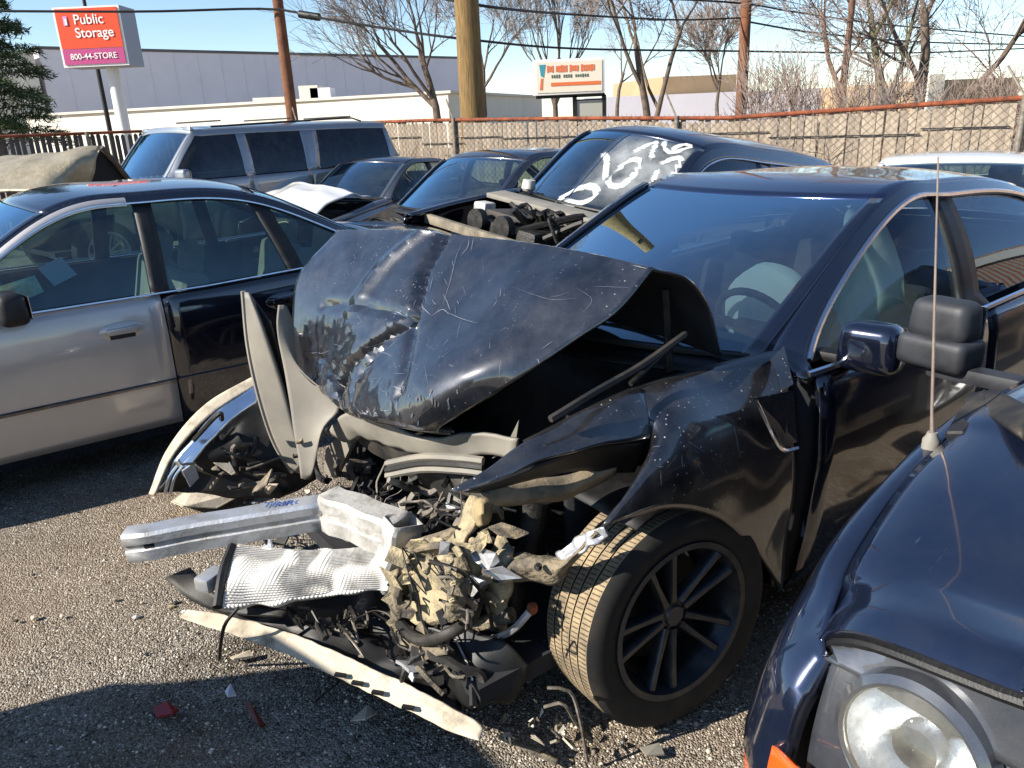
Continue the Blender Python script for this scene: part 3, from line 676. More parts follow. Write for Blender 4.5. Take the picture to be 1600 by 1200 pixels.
frame_box('wall', A3, B3, 25, hh, w1, lw); frame_box('roof_edge', A3 + Vector((-.2, -.2, 0)), B3 + Vector((.2, -.2, 0)), 25.4, .18, wallmat('white_coping', '#d8d0c0', '#c9c1b2'), lw, hh)
for u, wd_, h_ in ((425, 2.6, .35), (487, 1.5, 1.1), (505, 1.6, .9)):
    p = at(u, 150, y=67); box('rooftop_unit', (p.x, p.y, hh + .2 + h_ / 2), (wd_, 2, h_), w1 if u != 505 else g1, lw)
tb = thing('tan_building', 'small tan building far away between the bare trees', 'building')
p = at(1035, 150, y=90); q = at(1150, 140, y=92); frame_box('wall', (p.x, p.y, 0), (q.x, q.y, 0), 15, at(1090, 118, y=91).z, tn, tb); frame_box('lower_wall', (p.x - 9, p.y - 4, 0), (q.x + 8, q.y - 4, 0), 3, at(1090, 146, y=88).z, g1, tb)
tb2 = thing('tan_building', 'tan flat roofed building at right beyond the multi-trunk tree', 'building')
p = at(1448, 150, y=80); q = at(1590, 140, y=84); frame_box('wall', (p.x, p.y, 0), (q.x, q.y, 0), 15, at(1500, 124, y=82).z, tn, tb2); frame_box('parapet', (p.x, p.y - .2, 0), (p.x + 1.6, p.y, 0), 6, at(1460, 116, y=80).z, w1, tb2)
bb = thing('brick_building', 'brick shop with white band standing right of the parked cars', 'building')
bk = NT('red_brick_wall'); bt = bk.n.new('ShaderNodeTexBrick'); bk.link(bk.co, bt.inputs[0]); bt.inputs['Scale'].default_value = 4; bt.inputs['Color1'].default_value = rgb('#9a5a36'); bt.inputs['Color2'].default_value = rgb('#b36b40'); bt.inputs['Mortar'].default_value = rgb('#a59a8c'); bk.set(Base_Color=bt.outputs[0], Roughness=.9)
box('wall', (19, 9, 2.0), (3, 26, 4.0), bk.m, bb, (0, 0, .3)); box('white_band', (17.45, 8.6, 3.6), (.2, 26, .5), w1, bb, (0, 0, .3)); box('white_sill_band', (17.45, 8.6, 1.2), (.2, 26, .25), w1, bb, (0, 0, .3))
for i in range(5): box('shop_window', (17.47 - math.sin(.3) * (i * 4.4 - 9), 8.6 + math.cos(.3) * (i * 4.4 - 9), 2.3), (.12, 2.4, 1.5), M['tint'], bb, (0, 0, .3))

# ------------------------------------------------------------------ poles, wires, signs
wood = worn('weathered_pole_wood', '#8a6a42', '#5d4a33', .92, 0, 3, .35, .7, .6, 30, .02); wood2 = worn('red_brown_pole_wood', '#7d5238', '#5a3c2b', .92, 0, 3, .35, .7, .5, 30, .02)
k = NT('split_pole_wood'); k.set(Base_Color=k.mix(k.ramp(k.noise(6, 7, .65, k.stretch((6, 6, .5))), [(.35, 0), (.7, 1)]), '#8d7145', '#5c4a2e'), Roughness=.92); k.bump(k.noise(9, 6, .6, k.stretch((8, 8, .3))), .7, .02); wood = k.m
def pole(label, u, y, wpx, m, name='utility_pole'):
    b = at(u, 185, y=y); r = wpx / 2 / 1209 * y * .97; e = thing(name, label, 'pole', (b.x, b.y, 0))
    tube('pole_shaft', [(0, 0, -.2), (0, 0, 2), (0, 0, 5), (0, 0, 10.5)], [r * 1.03, r, r * .9, r * .62], m, e, 20)
    if wpx < 30: box('crossarm', (0, 0, 9.6), (1.8, .1, .12), m, e)
    else: box('cable_bracket', (0, -r, 9.0), (.12, .2, .3), M['engine'], e)
    return e, r
pole('thick tan wooden utility pole standing behind the middle of the fence', 739, 15.3, 38, wood)
pole('slim red brown utility pole behind the silver wagon roof', 457, 24, 17, wood2)
pole('slim brown utility pole right of the low white sign', 1157, 27, 17, wood2)
pole('thin dark steel post beside the orange storage sign', 168, 47, 7, M['engine'], 'steel_post')
def cable(label, pts, r=.02):
    o = tube('overhead_cable', [at(u, v, y=y) for u, v, y in pts], r, M['black_plastic'], None, 6, 40); tag(o, label, 'cable', 'overhead cables'); return o
cable('overhead cable crossing the orange sign and sagging right past the thick pole', [(-60, 17, 23), (220, 18, 23.3), (420, 14, 23.8), (500, 28, 23), (620, 47, 22), (735, 62, 21), (900, 76, 24), (1157, 80, 27)], .032)
sp_ = tube('splice_case', [at(468, 22, y=23.4), at(499, 27, y=23.2)], .10, M['black_plastic'], None, 10); tag(sp_, 'fat black splice case hanging on the cable right of the slim pole', 'splice case')
cable('upper overhead cable running right from the thick pole', [(640, -14, 16), (760, 10, 15.5), (900, 23, 20), (1060, 31, 25), (1157, 28, 27)], .028)
cable('topmost overhead cable running right past the slim brown pole', [(1000, -4, 27), (1157, 5, 27), (1250, 20, 30), (1400, 40, 34), (1640, 60, 40)], .03)
cable('middle overhead cable running right through the bare trees', [(1157, 32, 27), (1280, 52, 30), (1450, 66, 34), (1640, 70, 40)], .03)
cable('lowest overhead cable running right through the bare trees', [(1157, 80, 27), (1300, 82, 30), (1450, 82, 34), (1640, 74, 40)], .03)
def text(s_, size, loc, rot, m, parent, name='lettering', align='CENTER', shear=0, ext=.005, sx=1, bold=0):
    cu = bpy.data.curves.new(name, 'FONT'); cu.body = s_; cu.size = size; cu.align_x = align; cu.align_y = 'CENTER'; cu.extrude = ext; cu.shear = shear; cu.offset = bold; cu.materials.append(m)
    t_ = bpy.data.objects.new('t', cu); me = bpy.data.meshes.new_from_object(t_); bpy.data.objects.remove(t_); o = ob(name, me, parent); o.location = loc; o.rotation_euler = rot; o.scale = (sx, 1, 1); return o
flat = lambda n, c, r=.6: NT(n).set(Base_Color=c, Roughness=r).m
white = flat('white_sign_paint', '#e6e2dc'); orange = flat('orange_sign_face', '#e8481a', .45); purple = flat('purple_sign_band', '#b4447a', .45)
# orange sign: the face looks at the camera and a little to the left
ys = 42; b = at(192, 190, y=ys); tl = at(113, 15, y=ys); tr = at(215, -4, y=ys + .9); bl = at(128, 107, y=ys)
wS = (Vector((tr.x, tr.y, 0)) - Vector((tl.x, tl.y, 0))).length * 1.06; hS = tl.z - bl.z
ang = math.atan2(tr.y - tl.y, tr.x - tl.x) - .32
sg_ = thing('pole_sign', 'square orange and purple storage sign with white lettering on a white pole', 'sign', (b.x, b.y, 0), (0, 0, ang))
cz = (tl.z + bl.z) / 2
tube('sign_pole', [(0, 0, 0), (0, 0, cz)], .30, white, sg_, 18)
box('cabinet', (-.35, .0, cz), (wS, 1.6, hS), flat('sign_cabinet', '#8d94a3'), sg_)
box('face_border', (-.35, -.82, cz), (wS, .06, hS), white, sg_); box('orange_face', (-.35, -.87, cz + hS * .14), (wS * .93, .05, hS * .66), orange, sg_); box('purple_band', (-.35, -.87, cz - hS * .33), (wS * .93, .05, hS * .26), purple, sg_)
fr_ = (R(90), 0, 0)
text('Public', hS * .23, (-.28, -.92, cz + hS * .28), fr_, white, sg_, bold=.006); text('Storage', hS * .23, (-.10, -.92, cz + hS * .06), fr_, white, sg_, bold=.006); text('800-44-STORE', hS * .14, (-.36, -.92, cz - hS * .33), fr_, white, sg_, bold=.004)
box('door_emblem', (-wS * .435, -.91, cz + hS * .27), (wS * .06, .03, hS * .15), flat('emblem_lilac', '#c59ad0'), sg_); box('door_emblem_panel', (-wS * .425, -.93, cz + hS * .25), (wS * .03, .02, hS * .1), white, sg_)
# low white sign with orange lines
ys = 29; tl = at(833, 94, y=ys); tr = at(945, 86, y=ys); bl = at(833, 150, y=ys); wS = tr.x - tl.x; hS = tl.z - bl.z; cx = (tl.x + tr.x) / 2; cz = (tl.z + bl.z) / 2
ws_ = thing('roadside_sign', 'wide white sign with orange lettering on a dark frame behind the fence', 'sign', (cx, ys, 0))
box('cabinet', (0, .25, cz), (wS, .5, hS), white, ws_, (0, 0, 0), .03)
oc = flat('faded_orange_print', '#d9713f'); bc = flat('teal_print', '#3c8fa0'); dk = flat('dark_green_print', '#4d5a4c')
box('print_panel', (0, -.01, cz), (wS * .92, .02, hS * .86), flat('cream_print', '#e3d8c3'), ws_)
x = -wS * .30
for wl_ in (3, 5, 4, 6):                                    # lines of print too worn to read: strokes only
    for i in range(wl_): box('print_stroke', (x, -.025, cz + hS * .23 + rnd.uniform(-.005, .005)), (wS * .024, .01, hS * rnd.uniform(.15, .2)), oc, ws_); x += wS * .034
    x += wS * .022
x = -wS * .24
for wl_ in (4, 4, 6):
    for i in range(wl_): box('print_stroke', (x, -.025, cz + hS * .02), (wS * .02, .01, hS * rnd.uniform(.07, .1)), dk, ws_); x += wS * .033
    x += wS * .035
box('print_line', (wS * .09, -.025, cz - hS * .2), (wS * .70, .01, hS * .10), oc, ws_)
prism('emblem_flame', [(-wS * .42, -.03, cz + hS * .36), (-wS * .40, -.03, cz + hS * .05), (-wS * .36, -.03, cz - hS * .0), (-wS * .33, -.03, cz + hS * .36)], .01, bc, ws_); prism('emblem_stem', [(-wS * .40, -.03, cz - hS * .02), (-wS * .42, -.03, cz - hS * .34), (-wS * .38, -.03, cz - hS * .34), (-wS * .37, -.03, cz - hS * .02)], .01, oc, ws_)
fz = cz - hS / 2; dkm = M['engine']
box('frame_bar', (0.05, .25, fz - .05), (wS * .98, .2, .1), dkm, ws_); 
for xx in (.08, .50): box('frame_post', (wS * xx, .25, fz / 2 - .05), (.14, .2, fz), dkm, ws_)
box('message_board', (wS * .29, .25, fz - .62), (wS * .38, .12, .8), flat('grey_message_board', '#a9a89c'), ws_); box('message_board_frame', (wS * .29, .27, fz - .62), (wS * .42, .10, .9), dkm, ws_)

# ------------------------------------------------------------------ bare trees
bark = [worn('grey_bark', '#6e5f52', '#4a4038', .95, 0, 5, .4, .7, .5, 20, .02), worn('red_brown_bark', '#7a5a48', '#564438', .95, 0, 5, .4, .7, .5, 20, .02), worn('green_grey_bark', '#6d6a50', '#484634', .95, 0, 5, .4, .7, .5, 20, .02)]
twigm = [worn('twigs_brown', '#867a72', '#6c625b', .95, 0, 2, .4, .7, 0), worn('twigs_pinkish', '#85766c', '#6c5f57', .95, 0, 2, .4, .7, 0)]
def grow(rs, p, d, l, r, depth, out, tw, spread, upk, kids, minr):
    pts = [p]; rr = [r]; n = 4 if depth > 1 else 3
    for i in range(n):
        d = (d + Vector((rs.uniform(-1, 1), rs.uniform(-1, 1), rs.uniform(-1, 1))) * .16 + Vector((0, 0, upk))).normalized(); p = p + d * (l / n); pts.append(p); rr.append(max(minr, lerp(r, r * .55, (i + 1) / n)))
    (out if depth > 1 else tw).append((pts, rr))
    if depth == 0: return
    for i in range(kids[depth]):
        t = rs.uniform(.3, 1) if i else 1; k = min(n - 1, int(t * n)); q = pts[k].lerp(pts[k + 1], t * n - k) if t < 1 else pts[-1]
        a = d.orthogonal().normalized(); a.rotate(Matrix.Rotation(rs.uniform(0, 6.28), 3, d)); s_ = spread * (.35 if i == 0 else rs.uniform(.7, 1.2))
        grow(rs, q, (d * math.cos(s_) + a * math.sin(s_)).normalized(), l * rs.uniform(.58, .8), max(minr, lerp(r, r * .5, t) * rs.uniform(.55, .8)), depth - 1, out, tw, spread, upk, kids, minr)
def tree(name, label, base, h, r, seed, bm_, tm, limbs=None, depth=5, spread=.6, upk=.05, kids=(0, 5, 5, 4, 3, 3, 3), minr=.008, cat='tree', group='bare trees beyond the fence', trunk=.34):
    rs = random.Random(seed); e = thing(name, label, cat, base, (0, 0, 0), group); big = []; tw = []
    for d0, l0, r0 in (limbs or [((0, 0, 1), trunk, 1)]): grow(rs, Vector((0, 0, -.1)), Vector(d0).normalized(), h * l0, r * r0 * .82, depth, big, tw, spread, upk, kids, minr)
    def joined(nm, L, seg, m):
        V = []; F = []
        for pts, rr in L:
            v, f = tube_data(pts, rr, seg, False); b0 = len(V); V += v; F += [tuple(i + b0 for i in t) for t in f]
        o = ob(nm, me_(nm, V, F, m), e); return o
    nl = len(limbs or [1]); tr_ = big[:1] if nl == 1 else [q for q in big if q[0][0].length < .2]
    joined('trunk', tr_, 10, bm_); joined('crown_limbs', [q for q in big if q not in tr_], 6, bm_); struct(joined('crown_twigs', tw, 3, tm), 'stuff')
    return e
def gp(u, y): p = at(u, 190, y=y); return (p.x, p.y, 0)
tree('bare_tree', 'dense twiggy bare tree left of and behind the thick pole', gp(688, 40), 15, .28, 3, bark[0], twigm[0], spread=.62, kids=(0, 6, 5, 5, 4, 4), minr=.009)
tree('bare_tree', 'bare tree right behind the thick wooden pole', gp(752, 44), 13, .22, 5, bark[0], twigm[0], spread=.6, kids=(0, 6, 5, 5, 3, 3), minr=.009)
tree('bare_tree', 'narrow upright bare tree above the white sign', gp(872, 48), 15, .24, 8, bark[0], twigm[0], spread=.42, upk=.12, kids=(0, 6, 5, 5, 4, 4), minr=.009)
tree('bare_tree', 'tall forked bare tree right of the white sign', gp(1017, 33), 13, .26, 12, bark[0], twigm[0], [((-.05, 0, 1), .34, .9), ((.1, 0, 1), .4, .6)], spread=.7, minr=.012)
tree('bare_tree', 'thin leaning bare tree behind the tan building', gp(960, 60), 14, .22, 15, bark[0], twigm[0], spread=.7)
tree('bare_tree', 'sunlit red brown forked trunk tree above the rusty rail', gp(1322, 24), 11, .17, 21, bark[1], twigm[1], [((.02, 0, 1), .42, 1.)], spread=.55)
tree('bare_tree', 'green grey bare tree leaning left beside the red brown trunk', gp(1398, 27), 12, .2, 24, bark[2], twigm[0], [((-.35, 0, 1), .40, 1.)], spread=.6)
tree('bare_tree', 'large multi trunk bare tree near the right edge', gp(1428, 25), 12, .24, 27, bark[0], twigm[0], [((.06, 0, 1), .36, 1.), ((.75, 0, 1), .40, .6), ((-.3, .2, 1), .3, .5)], spread=.62)
tree('bare_tree', 'reddish bare tree cut by the right edge', gp(1600, 26), 9, .16, 30, bark[1], twigm[1], spread=.75, kids=(0, 4, 4, 4, 3, 3))
tree('bare_tree', 'hazy bare tree behind the slim brown pole', gp(1120, 75), 14, .25, 33, bark[0], twigm[1], spread=.6, kids=(0, 4, 5, 4, 4, 4), minr=.025)
tree('bare_tree', 'far bare tree between the red brown and multi trunk trees', gp(1370, 70), 16, .3, 36, bark[0], twigm[1], spread=.6, kids=(0, 4, 5, 4, 4, 4), minr=.025)
for i, (u, y, h, lb) in enumerate(((1200, 20, 3.6, 'pinkish leafless brush right of the slim brown pole'), (1240, 23, 4.4, 'pinkish leafless brush between pole and red brown tree'), (1290, 21, 3.6, 'tangled leafless brush left of the red brown trunk'), (1345, 22, 3.8, 'tangled leafless brush right of the red brown trunk'), (1385, 19, 3.2, 'olive leafless brush under the leaning tree'), (1500, 21, 3.0, 'leafless brush right of the multi trunk tree'), (1560, 20, 3.3, 'leafless brush near the right edge'))):
    tree('brush', lb, gp(u, y), h, .035, 50 + i, bark[1], twigm[1] if i != 4 else twigm[0], [((rnd.uniform(-.5, .5), rnd.uniform(-.3, .3), 1), rnd.uniform(.3, .42), 1) for _ in range(7)], 3, .55, .05, (0, 4, 4, 3), .007, 'brush', 'leafless brush behind the fence')
# vines on the fence at right
V = []; F = []; rs = random.Random(3)
for i in range(150):
    s_ = rs.uniform(0, 7.5) if i < 120 else rs.uniform(7.5, 10); p = Vector(FA) + d_ * s_ + Vector((d_.y, -d_.x, 0)).normalized() * (-.06 if (Vector((d_.y, -d_.x, 0))).dot(-Vector(FA)) < 0 else .06); p.z = rs.uniform(.3, 1.2); pts = [p]; dr = Vector((rs.uniform(-1, 1) * d_.x, rs.uniform(-1, 1) * d_.y, rs.uniform(.3, 1.2))).normalized()
    for j in range(5): dr = (dr + Vector((rs.uniform(-.5, .5) * abs(d_.x), -rs.uniform(-.5, .5) * abs(d_.y), rs.uniform(-.3, .3)))).normalized(); pts.append(pts[-1] + dr * rs.uniform(.06, .15))
    for q in pts: q.z = min(q.z, 1.78)
    v, f = tube_data(pts, [.006, .005, .005, .004, .003, .002], 3, False); b0 = len(V); V += v; F += [tuple(k + b0 for k in t) for t in f]
o = ob('dry_vines', me_('dry_vines', V, F, twigm[1])); struct(o, 'stuff'); o['label'] = 'dry brown vines tangled on the right part of the fence'; o['category'] = 'vines'

# ------------------------------------------------------------------ pine at the left edge
pn = worn('pine_needles', '#2d3d22', '#4d5a32', .8, 0, 1.5, .35, .7, 0)
def pine():
    b = gp(-8, 26); e = thing('pine_tree', 'dark green pine tree at the left edge of the frame', 'tree', b); rs = random.Random(6)
    tube('trunk', [(0, 0, -.1), (0, 0, 9)], [.16, .05], bark[0], e, 10); V = []; F = []; BV = []; BF = []
    for k in range(80):
        z = 1.6 + 7.6 * k / 80; a = k * 2.4; L = (2.5 - .18 * z) * rs.uniform(.7, 1.1); pts = [Vector((0, 0, z))]; dr = Vector((math.cos(a), math.sin(a), .25))
        for j in range(6): pts.append(pts[-1] + dr * L / 6); dr.z -= .1; dr.normalize()
        v, f = tube_data(pts, [.03, .025, .02, .016, .012, .008, .005], 4, False); b0 = len(BV); BV += v; BF += [tuple(i + b0 for i in t) for t in f]
        for q in range(330):
            t = rs.random() ** .7 * 5.99; i = int(t); p = pts[i].lerp(pts[i + 1], t - i) + Vector((rs.gauss(0, .10), rs.gauss(0, .10), rs.gauss(0, .07))); d = Vector((rs.gauss(0, 1), rs.gauss(0, 1), rs.gauss(.4, .7))).normalized() + dr * .6; d.normalize(); w = d.orthogonal().normalized() * .022; l = rs.uniform(.14, .28); b0 = len(V); V += [p - w, p + w, p + d * l]; F.append((b0, b0 + 1, b0 + 2))
    ob('branches', me_('branches', BV, BF, bark[0]), e); o = ob('crown', me_('crown', V, F, pn, 0), e); struct(o, 'stuff')
pine()
M['lens'] = glass('hazed_lamp_lens', '#f6f8f8', .8, .30, coat='#ffffff')
# ------------------------------------------------------------------ the cars around the wreck
PROF = [(-.80, .93), (-.62, .965), (-.45, .985), (-.2, 1.0), (-.07, .985), (0, .96)]
PROFS = [(-.9, .95), (-.6, .985), (-.25, 1.0), (-.06, .985), (0, .965)]
sedan = dict(top=[(-.30, .95, -.50, .70, .955), (-1.02, 1.415, -1.14, .62, 1.375), (-1.6, 1.475, -1.6, .62, 1.435), (-2.25, 1.415, -2.2, .61, 1.375), (-3.0, 1.05, -2.9, .70, 1.03)],
    belt=[(.75, .68), (0, .82), (-.5, .905), (-.9, .93), (-1.8, .935), (-2.9, .975), (-3.6, .93)], width=[(.85, .78), (.3, .87), (0, .89), (-2.6, .89), (-3.4, .85), (-3.75, .76)], prof=PROF,
    paint=M['sedan_paint'], wb=2.72, nose=.85, tail=-3.62, sill=.22, arch=.36, r=.31, hood=[(.85, .70), (.3, .83), (-.3, .96)], trunk=.99,
    windows=[(-.55, -1.52, 0, -.06, None), (-1.61, -2.27, -.06, .28, None), (-2.36, -2.86, .28, 0, None)], doors=[-.55, -1.56, -2.42], band=.045, trim=M['chrome'], trim_r=.006, moulding=.47, sill_mat=M['sedan_paint'], handle=.15, mirror_x=-.88)
import copy
def var(d, **k): q = dict(d); q.update(k); return q
# the dark sedan with one odd door, left of the wreck and parallel to it
SX, SY = 2.15, -3.0
p = wl(SX, SY)
sed, ssh = car('parked_sedan', 'black sedan with a champagne silver front door left of the wreck', 'car', (p.x, p.y), WYAW,
    var(sedan, panel_paint={('front_door', 1): M['tan_paint'], ('front_fender', 1): M['tan_paint']}, side_glass=glass('greenish_door_glass', '#bcd6d2', 2.0, .07, coat='#bfe0ee'), seat=M['beige_cloth'], moulding_mat=M['sedan_paint'], mirror_mat=M['black_plastic'], mirror_s=(.13, .22, .15)))
# silver frame of the replaced door
xs = lin(-.60, -1.52, 30); zt = lambda x: ssh.edge(x)[1] - .045
surf('door_window_frame', [[Vector((x, ssh.Y(x, zt(x) + d) + o_, zt(x) + d)) for x in xs if zt(x) > ssh.belt(x) - .02] for d, o_ in ((-.012, .003), (.0, .012), (.018, .012), (.03, .003))], M['tan_paint'], sed)
def on_glass(sh, x, z, out=.0): return Vector((x, sh.Y(x, z) + out, z))
prism('paper_notice', [on_glass(ssh, *q, -.016) for q in ((-1.05, 1.13), (-1.16, 1.17), (-1.21, 1.08), (-1.10, 1.04))], .002, flat('pale_blue_paper', '#9db4cf', .8), sed)
stk = NT('faded_sticker'); stk.set(Base_Color=stk.ramp(stk.noise(13, 4, .6), [(.30, '#2f7f8a'), (.45, '#8fc3bd'), (.55, '#dcdcc0'), (.68, '#d8b268')]), Roughness=.7)
prism('window_sticker', [on_glass(ssh, *q, -.016) for q in ((-.74, 1.04), (-1.03, 1.10), (-1.05, 1.02), (-.92, .985), (-.74, .975))], .002, stk.m, sed)
prism('sun_visor_flap', [(-1.72, .62, 1.14), (-1.84, .62, 1.17), (-1.88, .60, 1.05), (-1.80, .60, 1.10)], .01, M['beige_cloth'], sed)
box('seat_belt', (-1.62, .62, 1.1), (.04, .01, .5), M['beige_cloth'], sed, (0, .25, 0))

suv = dict(top=[(-.72, 1.13, -.90, .76, 1.14), (-1.34, 1.755, -1.40, .71, 1.72), (-1.55, 1.81, -1.58, .71, 1.765), (-3.0, 1.83, -3.0, .71, 1.775), (-4.50, 1.81, -4.52, .71, 1.76), (-4.68, 1.74, -4.70, .73, 1.68), (-4.88, 1.14, -4.86, .82, 1.14)],
    belt=[(.8, .98), (0, 1.08), (-.9, 1.14), (-4.9, 1.14)], width=[(.85, .88), (.3, .96), (-3, .98), (-4.9, .96)], prof=PROFS, paint=M['suv_paint'], wb=3.0, nose=.85, tail=-4.95, sill=.38, arch=.46, r=.38, hood=[(.85, 1.0), (-.7, 1.15)], trunk=1.12,
    windows=[(-.96, -2.0, 0, -.04, None), (-2.14, -3.0, -.04, -.10, M['dark_glass']), (-3.22, -4.62, -.22, -.0, M['dark_glass'])], doors=[-.95, -2.07, -3.05], band=.075, handle=.2, mirror_x=-1.02, mirror_s=(.12, .22, .18), side_glass=M['tint'], rear_glass=M['dark_glass'], pillar=M['suv_paint'], bumper=M['black_plastic'])
wag, wsh = car('station_wagon', 'silver blue full size wagon with dark rear windows and crumpled hood', 'car', (-5.55, 10.2), R(-132), var(suv, skip=('hood', ('front_fender', 1), ('front_fender', -1), 'nose')))
for sd in (1, -1): tube('roof_rack_rail', [(x, .62 * sd, 1.80 + .05 * math.sin(math.pi * min(1, max(0, (x + 4.3) / 2.6)) ** .3 * 1)) for x in lin(-1.75, -4.3, 16)], .013, M['engine'], wag, 6)
for x in (-1.9, -3.0, -4.1): tube('roof_rack_bar', [(x, -.62, 1.875), (x, .62, 1.875)], .012, M['engine'], wag, 6)
prism('window_sticker', [(-1.50, .80, 1.44), (-1.62, .80, 1.44), (-1.62, .805, 1.34), (-1.50, .805, 1.34)], .002, flat('white_notice', '#c9d2cc'), wag)
tan_metal0 = worn('dull_brown_metal', '#5f5349', '#473e37', .7)
hm = worn('crumpled_champagne_metal', '#b3a78e', '#8a8068', .42, .4, 4, .35, .7, .4, 12, .03)
bpy.context.view_layer.update(); wi = wag.matrix_world.inverted()
wq = lambda u, v, y: wi @ at(u, v, y=y)
surf('hood', [[wq(-140, 262, 9.3), wq(-60, 250, 9.1), wq(20, 244, 9.0), wq(90, 236, 8.9), wq(146, 228, 8.8), wq(158, 230, 8.9)], [wq(-140, 275, 8.6), wq(-60, 266, 8.5), wq(20, 262, 8.4), wq(80, 256, 8.3), wq(120, 250, 8.35), wq(150, 246, 8.6)], [wq(-140, 300, 8.1), wq(-60, 298, 8.0), wq(10, 298, 7.9), wq(70, 298, 7.9), wq(105, 297, 8.2), wq(140, 292, 8.5)]], hm, wag, 26, 40, .02, dent=.025, dscale=4)
surf('hood_underside', [[wq(158, 230, 8.95), wq(180, 255, 9.1), wq(206, 288, 9.3)], [wq(150, 250, 8.9), wq(165, 270, 9.0), wq(180, 290, 9.1)], [wq(138, 292, 8.8), wq(155, 293, 8.9), wq(170, 294, 9.0)]], M['interior'], wag, 8, 10, .01)
tube('hood_edge_bar', [wq(158, 230, 8.93), wq(182, 256, 9.08), wq(208, 290, 9.28)], .03, tan_metal0, wag, 6)
surf('crushed_wing', [[(.9, .84, 1.10), (.2, .86, 1.18), (-.4, .86, 1.2), (-.95, .88, 1.14)], [(1.0, .92, .8), (.2, .95, .85), (-.4, .95, .85), (-.95, .96, .85)], [(.9, .9, .5), (.2, .9, .84), (-.4, .93, .8), (-.95, .95, .45)]], hm, wag, 10, 20, .01, dent=.03)
box('engine_block', (.15, 0, .75), (1.0, .9, .5), M['engine'], wag, (0, 0, 0), .05)

# small grey blue sedan with a buckled white hood
sml, smsh = car('small_sedan', 'small grey blue sedan with buckled white hood behind the black sedan', 'car', (-2.5, 10.6), R(-122), var(sedan, paint=M['gray_paint'], trim=M['black_plastic'], skip=('hood', 'nose'), roof_paint=M['blue_paint'], seat=M['beige_cloth']), R(-2), 0, -.14)
surf('hood', [[(-.30, .66, .97), (-.25, .2, 1.0), (-.25, -.3, 1.0), (-.30, -.70, .96)], [(.02, .70, 1.03), (.08, .25, 1.13), (.08, -.3, 1.14), (.05, -.72, 1.05)], [(.10, .70, 1.03), (.16, .25, 1.12), (.16, -.3, 1.13), (.12, -.72, 1.05)], [(.40, .66, .97), (.45, .25, 1.04), (.45, -.3, 1.06), (.42, -.70, 1.0)], [(.75, .62, .80), (.8, .25, .86), (.8, -.3, .87), (.75, -.62, .83)]], M['white_paint'], sml, 40, 34, .016, dent=.035, dscale=4, smooth=20)
box('engine_block', (.2, 0, .62), (.7, .8, .4), M['engine'], sml, (0, 0, 0), .05)
box('headlight', (.72, .6, .72), (.2, .3, .14), M['white_plastic'], sml, (0, 0, -.3), .04)

# dark blue sedan without a hood
blu, blsh = car('blue_sedan', 'dark blue sedan without hood or bumper between the grey sedan and the sprayed wagon', 'car', (-.98, 7.65), R(-134), var(sedan, paint=M['blue_paint'], skip=('hood', 'nose', 'mirrors', ('front_fender', -1)), trim=None), 0, 0, -.05)
tan_metal = worn('grey_tan_frame_metal', '#8a8270', '#5b554a', .75, .2, 9, .4, .7, .4, 40, .01)
box('radiator_support', (.42, 0, .86), (.06, 1.4, .08), tan_metal, blu, (.05, 0, 0), .01); box('slam_panel', (.30, .1, .83), (.22, 1.3, .03), tan_metal, blu, (.05, .1, 0), .008)
for y in (-.55, -.25, .15, .42, .6): box('support_bracket', (.47, y, .74), (.05, .09, .22), tan_metal, blu, (0, .1, .1 * y), .012)
box('engine_block', (-.02, 0, .62), (.6, .9, .34), M['engine'], blu, (0, 0, 0), .05); box('strut_tower', (.05, .58, .78), (.3, .26, .1), M['engine'], blu, (0, 0, 0), .04); box('strut_tower', (.05, -.58, .78), (.3, .26, .1), M['engine'], blu, (0, 0, 0), .04)
for i in range(8): tube('hose', [(rnd.uniform(-.2, .3), rnd.uniform(-.6, .6), .8), (rnd.uniform(-.2, .3), rnd.uniform(-.6, .6), .88), (rnd.uniform(-.2, .3), rnd.uniform(-.6, .6), .78)], .018, M['dark_plastic'], blu, 6, 10)

# the wagon with numbers sprayed on its windscreen
gd = dict(top=[(-.32, 1.04, -.55, .74, 1.03), (-1.0, 1.60, -1.12, .62, 1.545), (-2.0, 1.645, -2.0, .62, 1.575), (-3.35, 1.52, -3.3, .62, 1.465), (-3.75, 1.10, -3.7, .72, 1.08)],
    belt=[(.8, .80), (0, .94), (-.55, 1.03), (-2, 1.07), (-3.8, 1.10)], width=[(.8, .78), (.2, .86), (-3, .88), (-3.8, .84)], prof=PROFS, paint=M['black_paint'], wb=2.62, nose=.8, tail=-3.85, sill=.3, arch=.38, r=.33, hood=[(.8, .86), (-.3, 1.03)], trunk=1.08,
    windows=[(-.62, -1.78, 0, -.05, M['dark_glass']), (-1.98, -3.62, -.05, 0, M['tint'])], doors=[-.6, -1.88], band=.10, handle=.18, skip=('hood', 'nose', 'mirrors'), trim=M['chrome'], trim_r=.007, pillar=M['black_paint'], seat=M['interior'])  # front window stands open; dark pane put in for the shaded cabin
gra, gsh = car('hatchback', 'black hatchback with white numbers sprayed across its windshield', 'car', (0.10, 6.0), R(-139), gd, R(-5), R(-7), .08)
sp = NT('white_spray_paint'); an = sp.n.new('ShaderNodeAttribute'); an.attribute_name = 'soft'
sp.set(Base_Color='#e9ebea', Roughness=.7, Alpha=sp.math('MULTIPLY', sp.ramp(an.outputs['Fac'], [(0, 0), (.45, .55), (.8, 1)]), 1.0))
